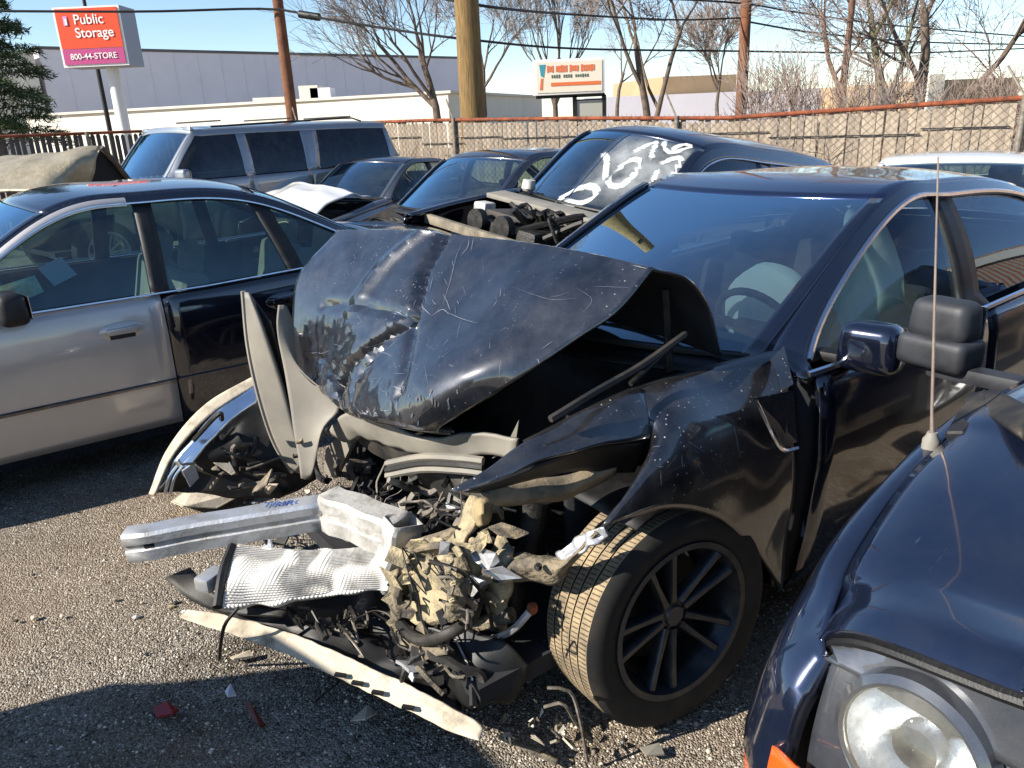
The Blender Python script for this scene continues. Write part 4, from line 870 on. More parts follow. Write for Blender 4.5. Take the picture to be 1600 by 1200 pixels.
def spray(pts, wd_):
    q = []
    for u, v in pts: q.append((.07 + (302 - v + (u - 932) * .02) / (302 - 200 - (u - 870) * .13) * .9, (u - 932) / 146 * .93, 0))
    c = crv(q, 40); V = []; F = []; sf = []
    for i, p_ in enumerate(c):
        t = c[min(i + 1, 39)] - c[max(i - 1, 0)]; a = gsh.top_pt(max(.02, min(.98, p_.x)), max(-.93, min(.93, p_.y))) + gsh.top_nrm(max(.03, min(.97, p_.x)), max(-.9, min(.9, p_.y))) * .007
        b_ = gsh.top_pt(max(.02, min(.98, p_.x + t.x * .2)), max(-.93, min(.93, p_.y + t.y * .2))); dr = (b_ - gsh.top_pt(max(.02, min(.98, p_.x)), max(-.93, min(.93, p_.y))))
        dr = dr.normalized() if dr.length > 1e-5 else Vector((0, 1, 0)); s_ = dr.cross(gsh.top_nrm(max(.03, min(.97, p_.x)), max(-.9, min(.9, p_.y)))).normalized()
        e_f = min(1, min(i, 39 - i) / 4)
        for k, a_ in zip((-1, -.5, 0, .5, 1), (0, .62, 1, .62, 0)): V.append(a + s_ * wd_ * k + gsh.top_nrm(.5, 0) * .0003 * spray.n); sf.append(a_ * e_f)
    F = grid_faces(40, 5); me = me_('sprayed_number', V, F, sp.m); at_ = me.attributes.new('soft', 'FLOAT', 'POINT'); at_.data.foreach_set('value', sf); spray.n += 1
    return ob('sprayed_number', me, gra)
spray.n = 0
for pts, w_ in (([(905, 312), (925, 292), (955, 285), (972, 296), (950, 308), (920, 314)], .07), ([(920, 244), (940, 252), (968, 276)], .06), ([(975, 268), (988, 252), (1008, 254), (1012, 270), (1000, 282), (980, 280), (973, 270)], .055), ([(980, 242), (996, 230), (1004, 226), (1014, 240), (1024, 250)], .05), ([(1012, 220), (1028, 234), (1048, 240), (1064, 230), (1060, 222), (1046, 230), (1044, 240)], .045), ([(1042, 256), (1062, 246), (1072, 252), (1074, 282)], .05), ([(1046, 262), (1052, 284)], .05)):
    spray(pts, w_ * .6)
k2 = NT('white_overspray'); an = k2.n.new('ShaderNodeAttribute'); an.attribute_name = 'soft'; k2.set(Base_Color='#b9bebf', Roughness=.8, Alpha=k2.math('MULTIPLY', an.outputs['Fac'], k2.ramp(k2.noise(6, 4), [(.3, .12), (.7, .5)])))
V = []; sf = []
for i in range(30):
    for j in range(34):
        kk, vv = lerp(.03, .97, i / 29), lerp(-.12, .93, j / 33); V.append(gsh.top_pt(kk, vv) + gsh.top_nrm(kk, min(.9, vv)) * .005); sf.append(min(1, i / 8) * min(1, (29 - i) / 4) * min(1, j / 10) * min(1, (33 - j) / 2 + .3))
me = me_('overspray_haze', V, [f[::-1] for f in grid_faces(30, 34)], k2.m); at_ = me.attributes.new('soft', 'FLOAT', 'POINT'); at_.data.foreach_set('value', sf); ob('overspray_haze', me, gra)
tube('windshield_strip', [gsh.top_pt(q, -.06 + .05 * q) + gsh.top_nrm(.5, 0) * .008 for q in lin(.08, .96, 8)], .006, M['chrome'], gra, 5)  # thin chrome-coloured strip up the middle of the windshield
lathe('paper_cup', [(.001, .09), (.05, .09), (.06, .02), (.045, 0), (.001, 0)], M['white_plastic'], gra, 16, 'z').location = gsh.top_pt(.02, -.72) + Vector((.06, 0, .01))
box('engine_block', (.08, 0, .72), (.5, .7, .36), M['engine'], gra, (0, 0, 0), .05); box('engine_cover', (.05, -.1, .92), (.4, .4, .08), M['dark_plastic'], gra, (0, 0, 0), .02); box('washer_bottle', (.16, -.42, .92), (.14, .12, .14), M['white_plastic'], gra, (0, 0, .2), .02)
box('radiator_support', (.5, 0, .82), (.06, 1.4, .07), tan_metal, gra, (0, 0, 0), .01); box('wiper_cowl', (-.16, 0, 1.01), (.2, 1.35, .04), M['grey_plastic'], gra, (0, .1, 0), .01)
for i in range(10):
    a = rnd.uniform(-.5, .5); tube('hose', [(rnd.uniform(-.1, .4), a, .86), (rnd.uniform(-.1, .4), a + rnd.uniform(-.3, .3), 1.02), (rnd.uniform(-.1, .4), a + rnd.uniform(-.3, .3), .86)], rnd.uniform(.012, .03), M['engine'], gra, 6, 10)
for y in (-.25, .05): lathe('pulley', [(.001, .03), (.09, .03), (.09, -.03), (.001, -.03)], M['engine'], gra, 20, 'x').location = (.36, y, .88)

# low white coupe behind the wreck's tail
cp = var(sedan, top=[(-.2, .86, -.36, .70, .86), (-.78, 1.215, -.92, .60, 1.18), (-1.3, 1.27, -1.3, .60, 1.235), (-1.9, 1.22, -1.85, .59, 1.185), (-2.7, .95, -2.6, .68, .93)], belt=[(.6, .66), (0, .76), (-.36, .84), (-2.6, .89), (-3.2, .86)], paint=M['white_paint'], nose=.6, tail=-3.2, wb=2.3, hood=[(.6, .68), (-.2, .87)], trunk=.88, windows=[(-.42, -1.45, 0, -.05, None), (-1.56, -2.4, -.05, 0, None)], doors=[-.4, -1.5], trim=None, moulding=None, skip=('wheels',), mirror_x=-.6)
car('low_coupe', 'low white coupe mostly hidden behind the black wreck at right', 'car', (3.35, 5.95), R(-122), cp, 0, 0, .02)

# large dark wagon at the left of the camera, whose shadow lies across the gravel
T2, N2 = -WF, WL
p = T2 * (-1.50 - 4.95) + N2 * (-2.04)
car('parked_wagon', 'large dark wagon parked out of frame at left with its tail towards the wreck', 'car', (p.x, p.y), WYAW, var(suv, paint=M['blue_paint'], pillar=M['blue_paint']))
# ------------------------------------------------------------------ the wreck
wd_ = dict(top=[(-.27, .99, -.58, .71, .965), (-1.30, 1.385, -1.40, .61, 1.385), (-1.85, 1.445, -1.85, .60, 1.415), (-2.6, 1.39, -2.55, .60, 1.345), (-3.4, 1.10, -3.3, .68, 1.05)],
    belt=[(.8, .70), (0, .86), (-.5, .945), (-1.2, .93), (-1.8, .955), (-2.7, .99), (-3.4, 1.03), (-3.8, 1.0)], width=[(.8, .80), (.3, .90), (0, .925), (-1.5, .925), (-3, .92), (-3.85, .82)], prof=[(-.75, .94), (-.55, .975), (-.28, 1.0), (-.06, .985), (0, .955)],
    paint=M['black_paint'], wb=2.875, nose=.84, tail=-3.85, sill=.2, arch=.37, r=.335, hood=[(.84, .68), (-.3, .98)], trunk=1.04, inset=.045, bulge=.03, roof_paint=M['roof_glass'],
    windows=[(-.60, -1.64, 0, -.14, None), (-1.80, -2.86, -.14, 0, None)], doors=[-.62, -1.73, -2.64], band=.05, trim=M['chrome'], trim_r=.011, flush=True, handle=.12, mirror_x=-.80, mirror_s=(.12, .20, .16), skip=('hood', 'nose', 'front_fender', 'wheels', 'mirrors'), side_glass=glass('pale_green_door_glass', '#f2faf5', .7, .04), glass=glass('blue_windscreen_glass', '#c6dce2', 5.0, .04, coat='#bcd8e8'), roof_in=0)
W, wsh_ = car('wrecked_sedan', 'black sedan with smashed open front end and folded hood', 'car', (WP.x, WP.y), WYAW, wd_)
WR, HD, BP, DP, GP, EN, MU = M['wreck_paint'], M['hood_paint'], M['black_plastic'], M['dark_plastic'], M['grey_plastic'], M['engine'], M['mud']
gray_rim = worn('dark_grey_alloy', '#3b4048', '#5b5853', .32, .7, 14, .45, .75, .1)
wheel(W, -.03, .81, 1, .338, .235, .238, gray_rim, 10, R(-5), None, M['tread'], 'pair', camber=R(2))
wheel(W, -.12, -.77, -1, .338, .235, .238, gray_rim, 10, R(4), None, None, 'pair')
for sd in (1, -1): wheel(W, -2.875, .80 * sd, sd, .338, .235, .238, gray_rim, 10, 0, None, None, 'pair')
mirror(W, -.80, .955, 1.01, 1, M['black_paint'], (.13, .195, .155)); mirror(W, -.80, -.955, 1.01, -1, M['black_paint'], (.13, .195, .155))
# folded hood: the front half stands up to a crest, the rear half falls back to the cowl
rows = []
for uv, xs in (([(690, 668), (650, 664), (610, 657), (575, 650), (545, 640), (505, 610)], [.40, .45, .47, .47, .44, .40]),
               ([(800, 600), (730, 590), (660, 588), (590, 580), (525, 572), (472, 590)], [.28, .36, .40, .40, .39, .385]),
               ([(905, 530), (800, 510), (700, 502), (612, 498), (530, 490), (461, 520)], [.12, .21, .24, .29, .33, .39]),
               ([(966, 488), (860, 450), (742, 428), (640, 425), (560, 420), (468, 435)], [.02, .09, .11, .17, .22, .32]),
               ([(1020, 421), (935, 402), (850, 385), (735, 371), (630, 362), (528, 362)], [-.09, -.06, -.03, .02, .08, .15])):
    rows.append([C(u, v, x=x) for (u, v), x in zip(uv, xs)])
lip = [Vector((p.x - .06, p.y * .97, p.z - .035)) for p in rows[0]]
r5 = [C(1075, 437, y=.715), Vector((-.20, .45, 1.29)), Vector((-.19, .2, 1.30)), Vector((-.17, -.1, 1.30)), Vector((-.13, -.4, 1.28)), Vector((-.08, -.78, 1.24))]
r6 = [C(1108, 482, y=.715), Vector((-.32, .45, 1.16)), Vector((-.32, .2, 1.17)), Vector((-.31, -.1, 1.17)), Vector((-.28, -.4, 1.15)), Vector((-.25, -.76, 1.12))]
r7 = [C(1126, 555, y=.705), Vector((-.37, .45, 1.04)), Vector((-.37, .2, 1.05)), Vector((-.36, -.1, 1.05)), Vector((-.37, -.4, 1.03)), Vector((-.40, -.72, 1.0))]
def seg_d(s_, t, a, b):
    p = Vector((s_ * 1.4, t * 1.6)); a = Vector((a[0] * 1.4, a[1] * 1.6)); b = Vector((b[0] * 1.4, b[1] * 1.6)); d = b - a; k = max(0, min(1, (p - a).dot(d) / d.length_squared)); return (p - a - d * k).length
def hoodskin():
    cm = [a.lerp(b, .10) for a, b in zip(rows[4], rows[3])]; cp = [a.lerp(b, .16) for a, b in zip(rows[4], r5)]
    R_ = [lip] + rows[:4] + [cm, rows[4], cp, r5, r6, r7]; nv, nu = 90, 130
    rr = [crv(r, nv) for r in R_]; cols = [crv([r[j] for r in rr], nu) for j in range(nv)]
    v = []
    for i in range(nu):
        for j in range(nv):
            p = cols[j][i].copy(); t = i / (nu - 1); s_ = j / (nv - 1); d = 0
            for a, b, w_, dep in (((.60, .66), (.46, .33), .035, -.034), ((.46, .33), (.66, .10), .04, -.036), ((.46, .33), (.26, .14), .03, -.016), ((.46, .33), (.85, .36), .035, -.016), ((.66, .10), (.80, .22), .035, -.022), ((.64, .60), (.70, .34), .05, .016), ((.46, .33), (.52, .16), .03, -.02)):
                d += dep * max(0, 1 - seg_d(s_, t, a, b) / w_)
            q = Vector((p.x * 5, p.y * 5, p.z * 5)); low = max(0, 1 - t * 2.6); right = max(0, min(1, (s_ - .35) * 3))
            d += noise.noise(q) * .003 + (1 - abs(noise.noise(q * 1.9 + Vector((3, 1, 7)))) * 2) * .020 * low * right + (1 - abs(noise.noise(q * 4.5)) * 2) * .008 * low * (.3 + right) + (1 - abs(noise.noise(q * .8 + Vector((7, 2, 1)))) * 2) * .006
            p += Vector((.75, 0, .5)) * d; v.append(p)
    f = grid_faces(nu, nv)
    o = ob('hood', me_('hood', v, f, HD, 24), W); m = o.modifiers.new('thickness', 'SOLIDIFY'); m.thickness = .010; m.offset = 0
    o.data.materials.append(M['interior']); m.material_offset = 1
    return o
hood = hoodskin()
# wear on the hood nose: chips and torn edge
tube('hood_seal', [p + Vector((-.03, 0, -.02)) for p in crv(rows[0], 20)], .012, DP, hood, 6)
for a, b, r in ((C(1040, 452, y=.60), C(1046, 580, y=.62), .013), (C(1072, 520, y=.66), C(985, 600, y=.70), .008)): tube('hood_stay', [a, b], r, EN, hood, 8)
tube('hood_edge_strip', [C(1070, 522, y=.74), C(1000, 572, y=.77), C(930, 612, y=.78), C(860, 655, y=.78)], .010, DP, W, 6, 12)
rk = random.Random(77); L_ = [([(735, 372), (733, 388), (722, 402)], .004), ([(742, 374), (738, 395)], .003), ([(728, 375), (716, 400), (706, 440), (694, 478)], .0022), ([(662, 470), (664, 482), (676, 495)], .005), ([(676, 496), (694, 486), (704, 494)], .004), ([(694, 487), (722, 500), (748, 508)], .003), ([(620, 486), (632, 492)], .006), ([(474, 550), (505, 551), (520, 549)], .004), ([(560, 545), (620, 530), (668, 500)], .0014), ([(552, 600), (580, 570), (640, 520)], .0012), ([(800, 450), (860, 470), (905, 468)], .0011), ([(900, 452), (925, 470), (912, 490)], .0012), ([(925, 450), (985, 452)], .0012), ([(990, 417), (1012, 422)], .004)]
for _ in range(46):
    t = rk.random(); u, v = (rk.gauss(690, 40), rk.gauss(470, 55)) if t < .35 else (rk.gauss(590, 38), rk.gauss(590, 30)) if t < .75 else (rk.uniform(480, 960), rk.uniform(390, 600))
    a = rk.uniform(0, 3.14) if t > .3 else rk.gauss(1.2, .5); l = rk.uniform(3, 22) if t < .75 else rk.uniform(3, 40); L_.append(([(u, v), (u + l * .5 * math.cos(a), v + l * .5 * math.sin(a) + rk.uniform(-2, 2)), (u + l * math.cos(a), v + l * math.sin(a))], rk.uniform(.0003, .0011) if t < .75 else rk.uniform(.0002, .0005)))
scuff = worn('bare_scuff_marks', '#8d919c', '#565860', .45, .3, 40, .35, .7, 0)
L_ = [(a, w_ * (.26 if i < 14 else .8)) for i, (a, w_) in enumerate(L_)]
strokes('hood_scuffs', hood, hood, L_, scuff)
bl = []
for _ in range(26): u, v = rk.gauss(650, 45), rk.gauss(625, 18); bl.append(([(u, v), (u + rk.uniform(-3, 3), v + rk.uniform(4, 14))], rk.uniform(.001, .003)))
strokes('hood_chips', hood, hood, bl, worn('chipped_primer', '#3d5468', '#5d5346', .6, 0, 60, .4, .6, 0))
# near front fender: body, wheel arch and the torn strip above the lamp opening
cols = [[C(1226, 546, y=.80), C(1236, 640, y=.90), C(1243, 760, y=.925), C(1222, 925, y=.915)],
        [C(1160, 561, y=.77), C(1180, 650, y=.885), C(1200, 750, y=.925), C(1188, 868, y=.93)],
        [C(1100, 577, y=.75), C(1112, 650, y=.87), C(1126, 730, y=.925), C(1128, 812, y=.935)],
        [C(1045, 596, y=.745), C(1055, 655, y=.865), C(1060, 725, y=.92), C(1060, 795, y=.935)],
        [C(1000, 609, y=.745), C(1030, 668, y=.855), C(1015, 735, y=.905), C(1000, 806, y=.93)],
        [C(985, 613, y=.745), C(1016, 688, y=.84), C(990, 752, y=.89), C(940, 826, y=.915)]]
fen = surf('front_fender', cols, WR, W, 34, 22, .012, dent=.010, dscale=5)
surf('fender_lamp_strip', [[C(1000, 609, y=.745), C(960, 622, y=.745), C(890, 655, y=.74), C(830, 690, y=.735), C(765, 730, y=.73), C(703, 770, y=.72)], [C(1017, 650, y=.80), C(980, 660, y=.80), C(905, 682, y=.79), C(840, 707, y=.77), C(775, 740, y=.75), C(704, 771, y=.722)], [C(1018, 687, y=.835), C(985, 690, y=.835), C(915, 702, y=.82), C(850, 722, y=.79), C(785, 748, y=.76), C(706, 773, y=.725)]], WR, W, 10, 36, .008, dent=.008, dscale=8)
L_ = []
for _ in range(26): u, v = rk.gauss(1090, 70), rk.gauss(700, 50); a = rk.gauss(.6, .8); l = rk.uniform(2, 12) if rk.random() < .8 else rk.uniform(14, 40); L_.append(([(u, v), (u + l * .5 * math.cos(a), v + l * .5 * math.sin(a)), (u + l * math.cos(a), v + l * math.sin(a))], rk.uniform(.0003, .0009)))
L_ += [([(1140, 655), (1148, 690), (1152, 716)], .0012), ([(1146, 690), (1152, 706), (1160, 705)], .001)]
strokes('fender_scuffs', fen, fen, L_, scuff)
surf('fender_ledge', [[C(1226, 546, y=.80), C(1100, 577, y=.75), C(985, 613, y=.745), C(830, 690, y=.735)], [p + Vector((-.01, -.05, -.015)) for p in (C(1226, 546, y=.80), C(1100, 577, y=.75), C(985, 613, y=.745), C(830, 690, y=.735))]], BP, W, 4, 24, .01)
cr = tube('buckled_seam', [C(1180, 622, y=.91), C(1200, 665, y=.935), C(1222, 702, y=.945), C(1246, 700, y=.945)], .006, M['chrome'], W, 5, 14)
prism('torn_fender_flap', [C(1178, 622, y=.915), C(1226, 700, y=.96), C(1246, 690, y=.95), C(1240, 610, y=.92)], .006, WR, W)
prism('door_edge_fold', [C(1225, 540, y=.82), C(1205, 560, y=.84), C(1222, 610, y=.93), C(1240, 600, y=.93)], .008, WR, W)
prism('hinge_plate', [C(1188, 800, y=.86), C(1222, 790, y=.88), C(1218, 880, y=.88), C(1206, 915, y=.88)], .006, MU, W)
# lamp opening: liner and dark hollow
surf('lamp_housing_lip', [[C(726, 768, y=.70), C(800, 744, y=.735), C(915, 704, y=.80), C(1012, 690, y=.82)], [C(752, 770, y=.69), C(820, 752, y=.71), C(900, 738, y=.75), C(992, 738, y=.77)]], BP, W, 6, 24, .008, dent=.006)
surf('lamp_liner', [[C(750, 770, y=.69), C(820, 752, y=.70), C(900, 738, y=.73), C(962, 722, y=.76)], [C(764, 786, y=.70), C(830, 778, y=.72), C(905, 758, y=.75), C(962, 732, y=.77)], [C(778, 790, y=.67), C(840, 788, y=.68), C(912, 768, y=.71), C(964, 740, y=.74)]], worn('dusty_brown_liner', '#5d564a', '#8f8068', .85, 0, 10, .35, .6, .4, 90, .006), W, 12, 30, .008, dent=.010, dscale=10)
surf('wheel_arch_liner', [[Vector((.36 * math.cos(a), y, .335 + .385 * math.sin(a))) for a in lin(1.15, 3.5, 26)] for y in (.89, .7, .45)], BP, W, 6, 26, .006)
# wheel house inner wall and engine bay walls
for sd in (1, -1): surf('inner_wing', [[Vector((x, .56 * sd, z)) for x in (.12, -.1, -.3, -.6)] for z in (.25, .6, .93)], M['interior'], W, 6, 8, .02)
surf('luggage_tub', [[Vector((x, y, z)) for y in (-.5, -.2, .2, .5)] for x, z in ((-.5, .92), (-.3, .85), (-.2, .55), (.25, .52), (.32, .72))], DP, W, 14, 16, .015, dent=.02)
box('bulkhead', (-.50, 0, .62), (.04, 1.5, .7), M['interior'], W)
# interior: deployed curtain airbag and driver airbag
for sd in (1,): surf('curtain_airbag', [[Vector((x, (wsh_.Y(x, lerp(wsh_.belt(x) + .03, wsh_.edge(x)[1] - .05, t)) - .06 - .015 * math.sin(x * 17) + (x + .98) * .24) * sd, lerp(wsh_.belt(x) + .03, wsh_.edge(x)[1] - .05, t))) for x in lin(-.98, -1.62, 14)] for t in (0, .5, 1)], M['airbag'], W, 10, 40, .012, dent=.012, dscale=9)
surf('driver_airbag', [[Vector((-1.08 - d, .36 + r * math.cos(a), .93 + r * math.sin(a) * 1.1)) for a in lin(0, 6.2832, 20)] for r, d in ((.02, .16), (.15, .12), (.2, .02), (.1, -.02))], M['airbag'], W, 12, 30, .0, dent=.03, dscale=5)
# wipers and reflections' dashboard strip
for y0, y1 in ((.10, .62), (-.55, .02)): tube('wiper_arm', [wsh_.top_pt(.03, y1 / .8) + Vector((.02, 0, .02)), wsh_.top_pt(.10, y0 / .8) + Vector((.01, 0, .02))], .008, BP, W, 6)

rs0 = random.Random(8)
# ---------------- crushed front end
# bumper beam, folded: one half swung forward, the other still across the car
def beam(name, a, b, up_, h, d, m, bend=0, hollow=True):
    a, b = Vector(a), Vector(b); ax = (b - a).normalized(); u = (Vector(up_) - ax * Vector(up_).dot(ax)).normalized(); s_ = ax.cross(u); V = []; n = 9
    for i in range(n):
        t = i / (n - 1); c = a.lerp(b, t) + u * bend * math.sin(math.pi * t) + Vector((noise.noise(Vector((t * 4, 1, 0))), noise.noise(Vector((t * 4, 5, 0))), 0)) * .012
        for q, r in ((-.5, -.5), (-.5, .38), (-.42, .5), (.42, .5), (.5, .38), (.5, .12), (.42, .08), (.42, -.08), (.5, -.12), (.5, -.5)): V.append(c + s_ * d * q + u * h * r)
    F = grid_faces(n, 10, True)
    o = ob(name, me_(name, V, F, m, 25), W); bm = bmesh.new(); bm.from_mesh(o.data); bmesh.ops.recalc_face_normals(bm, faces=bm.faces); bm.to_mesh(o.data); bm.free(); solid(o, .004); return o
pA, pB, pC = C(200, 850, z=.44), C(517, 797, z=.49), C(628, 835, z=.50)
bb_ = beam('bumper_beam', pA, pB + (pB - pA) * .02, (0, 0, 1), .10, .08, M['alu']); text('TRIRGD', .05, pA.lerp(pB, .80) + Vector((0, 0, .052)), (0, 0, math.atan2(pB.y - pA.y, pB.x - pA.x)), flat('blue_marker', '#2b4c94'), bb_, 'marker_writing', ext=.0005, shear=.2)
o = lathe('bolt_hole', [(.001, .002), (.016, .002), (.018, 0)], M['interior'], bb_, 20); nn = (pB - pA).normalized().cross(Vector((0, 0, 1))); nn = nn if nn.y > 0 else -nn
o.location = pA.lerp(pB, .12) + nn * .040; o.rotation_euler = (0, 0, math.atan2(nn.y, nn.x) - math.pi / 2)
beam('bumper_beam_stub', pB + Vector((0, 0, .01)), pC + Vector((0, .02, .0)), (0, 0, 1), .13, .10, M['alu_bright'])
beam('crush_can', pC + Vector((0, .02, .06)), C(612, 915, z=.33), (1, 0, 0.3), .10, .085, M['alu_bright'])
# radiator: finned core in a bent frame
ra = [C(368, 852, z=.42), C(480, 862, z=.42), C(560, 858, z=.43), C(622, 852, z=.45)]; rb = [C(345, 947, z=.33), C(430, 942, z=.33), C(520, 926, z=.34), C(612, 922, z=.36)]
fin = NT('radiator_fins'); wv = fin.n.new('ShaderNodeTexWave'); wv.inputs['Scale'].default_value = 55; fin.link(fin.stretch((.3, 1, 1), (0, 0, .5)), wv.inputs[0]); fin.set(Base_Color=fin.mix(fin.ramp(fin.noise(9, 6), [(.4, 0), (.7, 1)]), '#cbc8c2', '#e0dcd3'), Metallic=.0, Roughness=.6); fin.bump(wv.outputs[0], .5, .004)
rad = surf('radiator', [ra, [a.lerp(b, .33) + Vector((0, 0, .012)) for a, b in zip(ra, rb)], [a.lerp(b, .66) + Vector((0, 0, .012)) for a, b in zip(ra, rb)], rb], fin.m, W, 40, 60, .025, dent=.016, dscale=14, smooth=24)
n_ = 26
for i in range(n_):
    t = (i + .5) / n_; A_, B_ = crv(ra, 20), crv(rb, 20); tube('radiator_fin', [A_[k].lerp(B_[k], t) + Vector((0, 0, .006 + .012 * math.sin(math.pi * t))) for k in range(0, 20, 3)], .0020, M['alu_bright'], rad, 4)
tube('radiator_side_tank', [ra[0] + Vector((.01, 0, 0)), ra[0].lerp(rb[0], .5) + Vector((.015, 0, .015)), rb[0] + Vector((.01, 0, 0))], .016, BP, rad, 8, 8)
box('coolant_fitting', C(330, 905, z=.36), (.09, .06, .05), M['alu'], W, (0, 0, .5), .01)
surf('lower_shroud', [[C(262, 905, z=.30), C(300, 935, z=.26), C(360, 960, z=.25), C(440, 965, z=.27)], [C(300, 890, z=.30), C(335, 925, z=.30), C(380, 945, z=.28), C(450, 955, z=.28)]], DP, W, 5, 14, .01, dent=.01)
surf('splash_tray', [[C(300, 925, z=.24), C(380, 935, z=.23), C(480, 925, z=.24), C(600, 925, z=.24), C(700, 960, z=.22)], [C(330, 955, z=.20), C(420, 975, z=.19), C(520, 985, z=.19), C(620, 1000, z=.18), C(710, 1030, z=.17)], [C(350, 972, z=.17), C(450, 1000, z=.16), C(550, 1040, z=.15), C(640, 1080, z=.15), C(720, 1110, z=.14)]], BP, W, 26, 40, .006, dent=.03, dscale=11, smooth=26)
for i_ in range(40):
    u_ = rs0.uniform(450, 720); a_ = C(u_, rs0.uniform(945, 965 + (u_ - 450) * .38), z=rs0.uniform(.20, .26)); tube('hose' if i_ % 4 == 0 else 'wire', [a_] + [a_ + Vector((rs0.uniform(-.04, .02), rs0.uniform(-.06, .10), rs0.uniform(-.04, .03))) for _ in range(3)], rs0.uniform(.007, .013) if i_ % 4 == 0 else rs0.uniform(.002, .005), rs0.choice([BP, BP, EN, DP, M['wire']]), W, 5, 14)
# lower bumper lip lying across the front
lp = [C(280, 962, z=.20), C(345, 978, z=.20), C(450, 1012, z=.19), C(560, 1062, z=.18), C(650, 1105, z=.18), C(720, 1140, z=.17), C(748, 1154, z=.17)]
wd2 = [.004, .020, .030, .034, .031, .022, .004]
lu = [p + Vector((-.030, -.018, w_ * .75)) for p, w_ in zip(lp, wd2)]; ld = [p + Vector((.004, .004, -w_ * .75)) for p, w_ in zip(lp, wd2)]
lipo = surf('bumper_lip', [[p + Vector((-.012, -.004, -.012)) for p in lu], lu, [a.lerp(b, .28) for a, b in zip(lu, ld)], [a.lerp(b, .32) + Vector((.004, .003, -.002)) for a, b in zip(lu, ld)], [a.lerp(b, .8) + Vector((.004, .003, 0)) for a, b in zip(lu, ld)], ld, [p + Vector((-.016, -.008, -.004)) for p in ld]], M['cream'], W, 26, 80, .003, dent=.004, dscale=22, smooth=22)
for t in (.58, .64, .70, .80): 
    q = crv(lp, 50)[int(t * 49)]; box('lip_slot', q + Vector((.012, .012, .004)), (.035, .012, .008), BP, lipo, (0, 0, -.9))
# mud coated suspension and frame castings on the near corner
def lump(name, c, s_, seed, m=None, sub=3, rough=.22, rot=(0, 0, 0)):
    bm = bmesh.new(); bmesh.ops.create_icosphere(bm, subdivisions=sub, radius=1)
    for v in bm.verts:
        q = v.co * 1.6 + Vector((seed, seed * .7, 0)); k = 1 + rough * noise.noise(q) + rough * .6 * noise.noise(q * 2.7); b_ = Vector([math.copysign(abs(x) ** .6, x) for x in v.co]); v.co = Vector((b_.x * s_[0], b_.y * s_[1], b_.z * s_[2])) * k
    me = bpy.data.meshes.new(name); bm.to_mesh(me); bm.free(); me.materials.append(m or M['mud2']); me.polygons.foreach_set('use_smooth', [True] * len(me.polygons)); me.set_sharp_from_angle(angle=R(42))
    o = ob(name, me, W); o.location = c; o.rotation_euler = rot; return o
def Cz(u, v, x): return C(u, v, x=x)
def crumple(name, px, m, dent=.012, dscale=16, nu=22, nv=22, thick=.008, seed=0):
    return surf(name, [[C(u, v, x=x) for u, v, x in r] for r in px], m, W, nu, nv, thick, dent=dent, dscale=dscale, seed=seed, smooth=35)
prism('drive_unit_casing', [C(612, 912, x=.55), C(640, 882, x=.55), C(690, 868, x=.53), C(718, 880, x=.50), C(726, 930, x=.50), C(712, 972, x=.52), C(650, 984, x=.56), C(620, 962, x=.57)][::-1], .12, M['mud2'], W, bev=.014)
for i_ in range(34):                                          # torn brackets and ribs over the casing
    u = rs0.uniform(606, 800); v = rs0.uniform(lerp(872, 815, (u - 606) / 194), 1000); c_ = C(u, v, x=lerp(.60, .40, (u - 606) / 194) + rs0.uniform(-.03, .02)); k_ = rs0.randint(4, 6); w0, h0 = rs0.uniform(.025, .06), rs0.uniform(.016, .04); P_ = []
    for q_ in range(k_): a_ = 6.283 * q_ / k_ + rs0.uniform(-.3, .3); rr_ = rs0.uniform(.7, 1.1); P_.append(Vector((abs(math.cos(a_)) * rs0.uniform(-.012, .012), w0 * rr_ * math.cos(a_), h0 * rr_ * math.sin(a_))))
    o = prism('torn_bracket', P_, rs0.uniform(.003, .010), rs0.choice([M['mud2'], M['mud2'], M['mud2'], MU, M['alu']]), W); o.location = c_; o.rotation_euler = (rs0.uniform(-.8, .8), rs0.uniform(-.6, .4), rs0.uniform(.1, 1.1))
for i_ in range(16):
    a_ = C(rs0.uniform(604, 730), rs0.uniform(860, 1000), x=rs0.uniform(.52, .62)); tube('wire', [a_] + [a_ + Vector((rs0.uniform(-.03, .03), rs0.uniform(-.09, .09), rs0.uniform(-.07, .05))) for _ in range(3)], rs0.uniform(.002, .005), rs0.choice([BP, M['wire'], EN, M['orange_wire'] if i_ == 3 else BP]), W, 5, 14)
for a, b in (((640, 876), (634, 905)), ((672, 868), (664, 893)), ((704, 868), (700, 895)), ((722, 905), (708, 912)), ((722, 940), (706, 938))): beam('casing_rib', C(*a, x=.535), C(*b, x=.595), (1, 0, 0), .016, .010, M['mud2'])
tube('oil_pipe', [C(612, 880, x=.52), C(640, 862, x=.54), C(690, 852, x=.52), C(716, 862, x=.49), C(734, 900, x=.47), C(736, 960, x=.45)], .011, MU, W, 8, 24)
tube('coolant_hose', [C(625, 975, x=.58), C(655, 1000, x=.60), C(700, 990, x=.57), C(735, 968, x=.50), C(750, 930, x=.44)], .017, DP, W, 9, 24)
tube('coolant_hose', [C(700, 850, x=.42), C(745, 850, x=.40), C(752, 880, x=.40), C(744, 930, x=.42)], .015, DP, W, 9, 20)
tube('wiring_loom', [C(640, 870, x=.5), C(700, 885, x=.58), C(735, 905, x=.50), C(760, 940, x=.45), C(770, 985, x=.44)], .006, BP, W, 6, 24)
crumple('casing_flange', [[(602, 896, .545), (613, 892, .56), (622, 886, .55)], [(606, 935, .59), (616, 930, .605), (626, 925, .59)], [(612, 972, .575), (622, 970, .59), (634, 966, .575)]], MU, .006, 25, 20, 8)
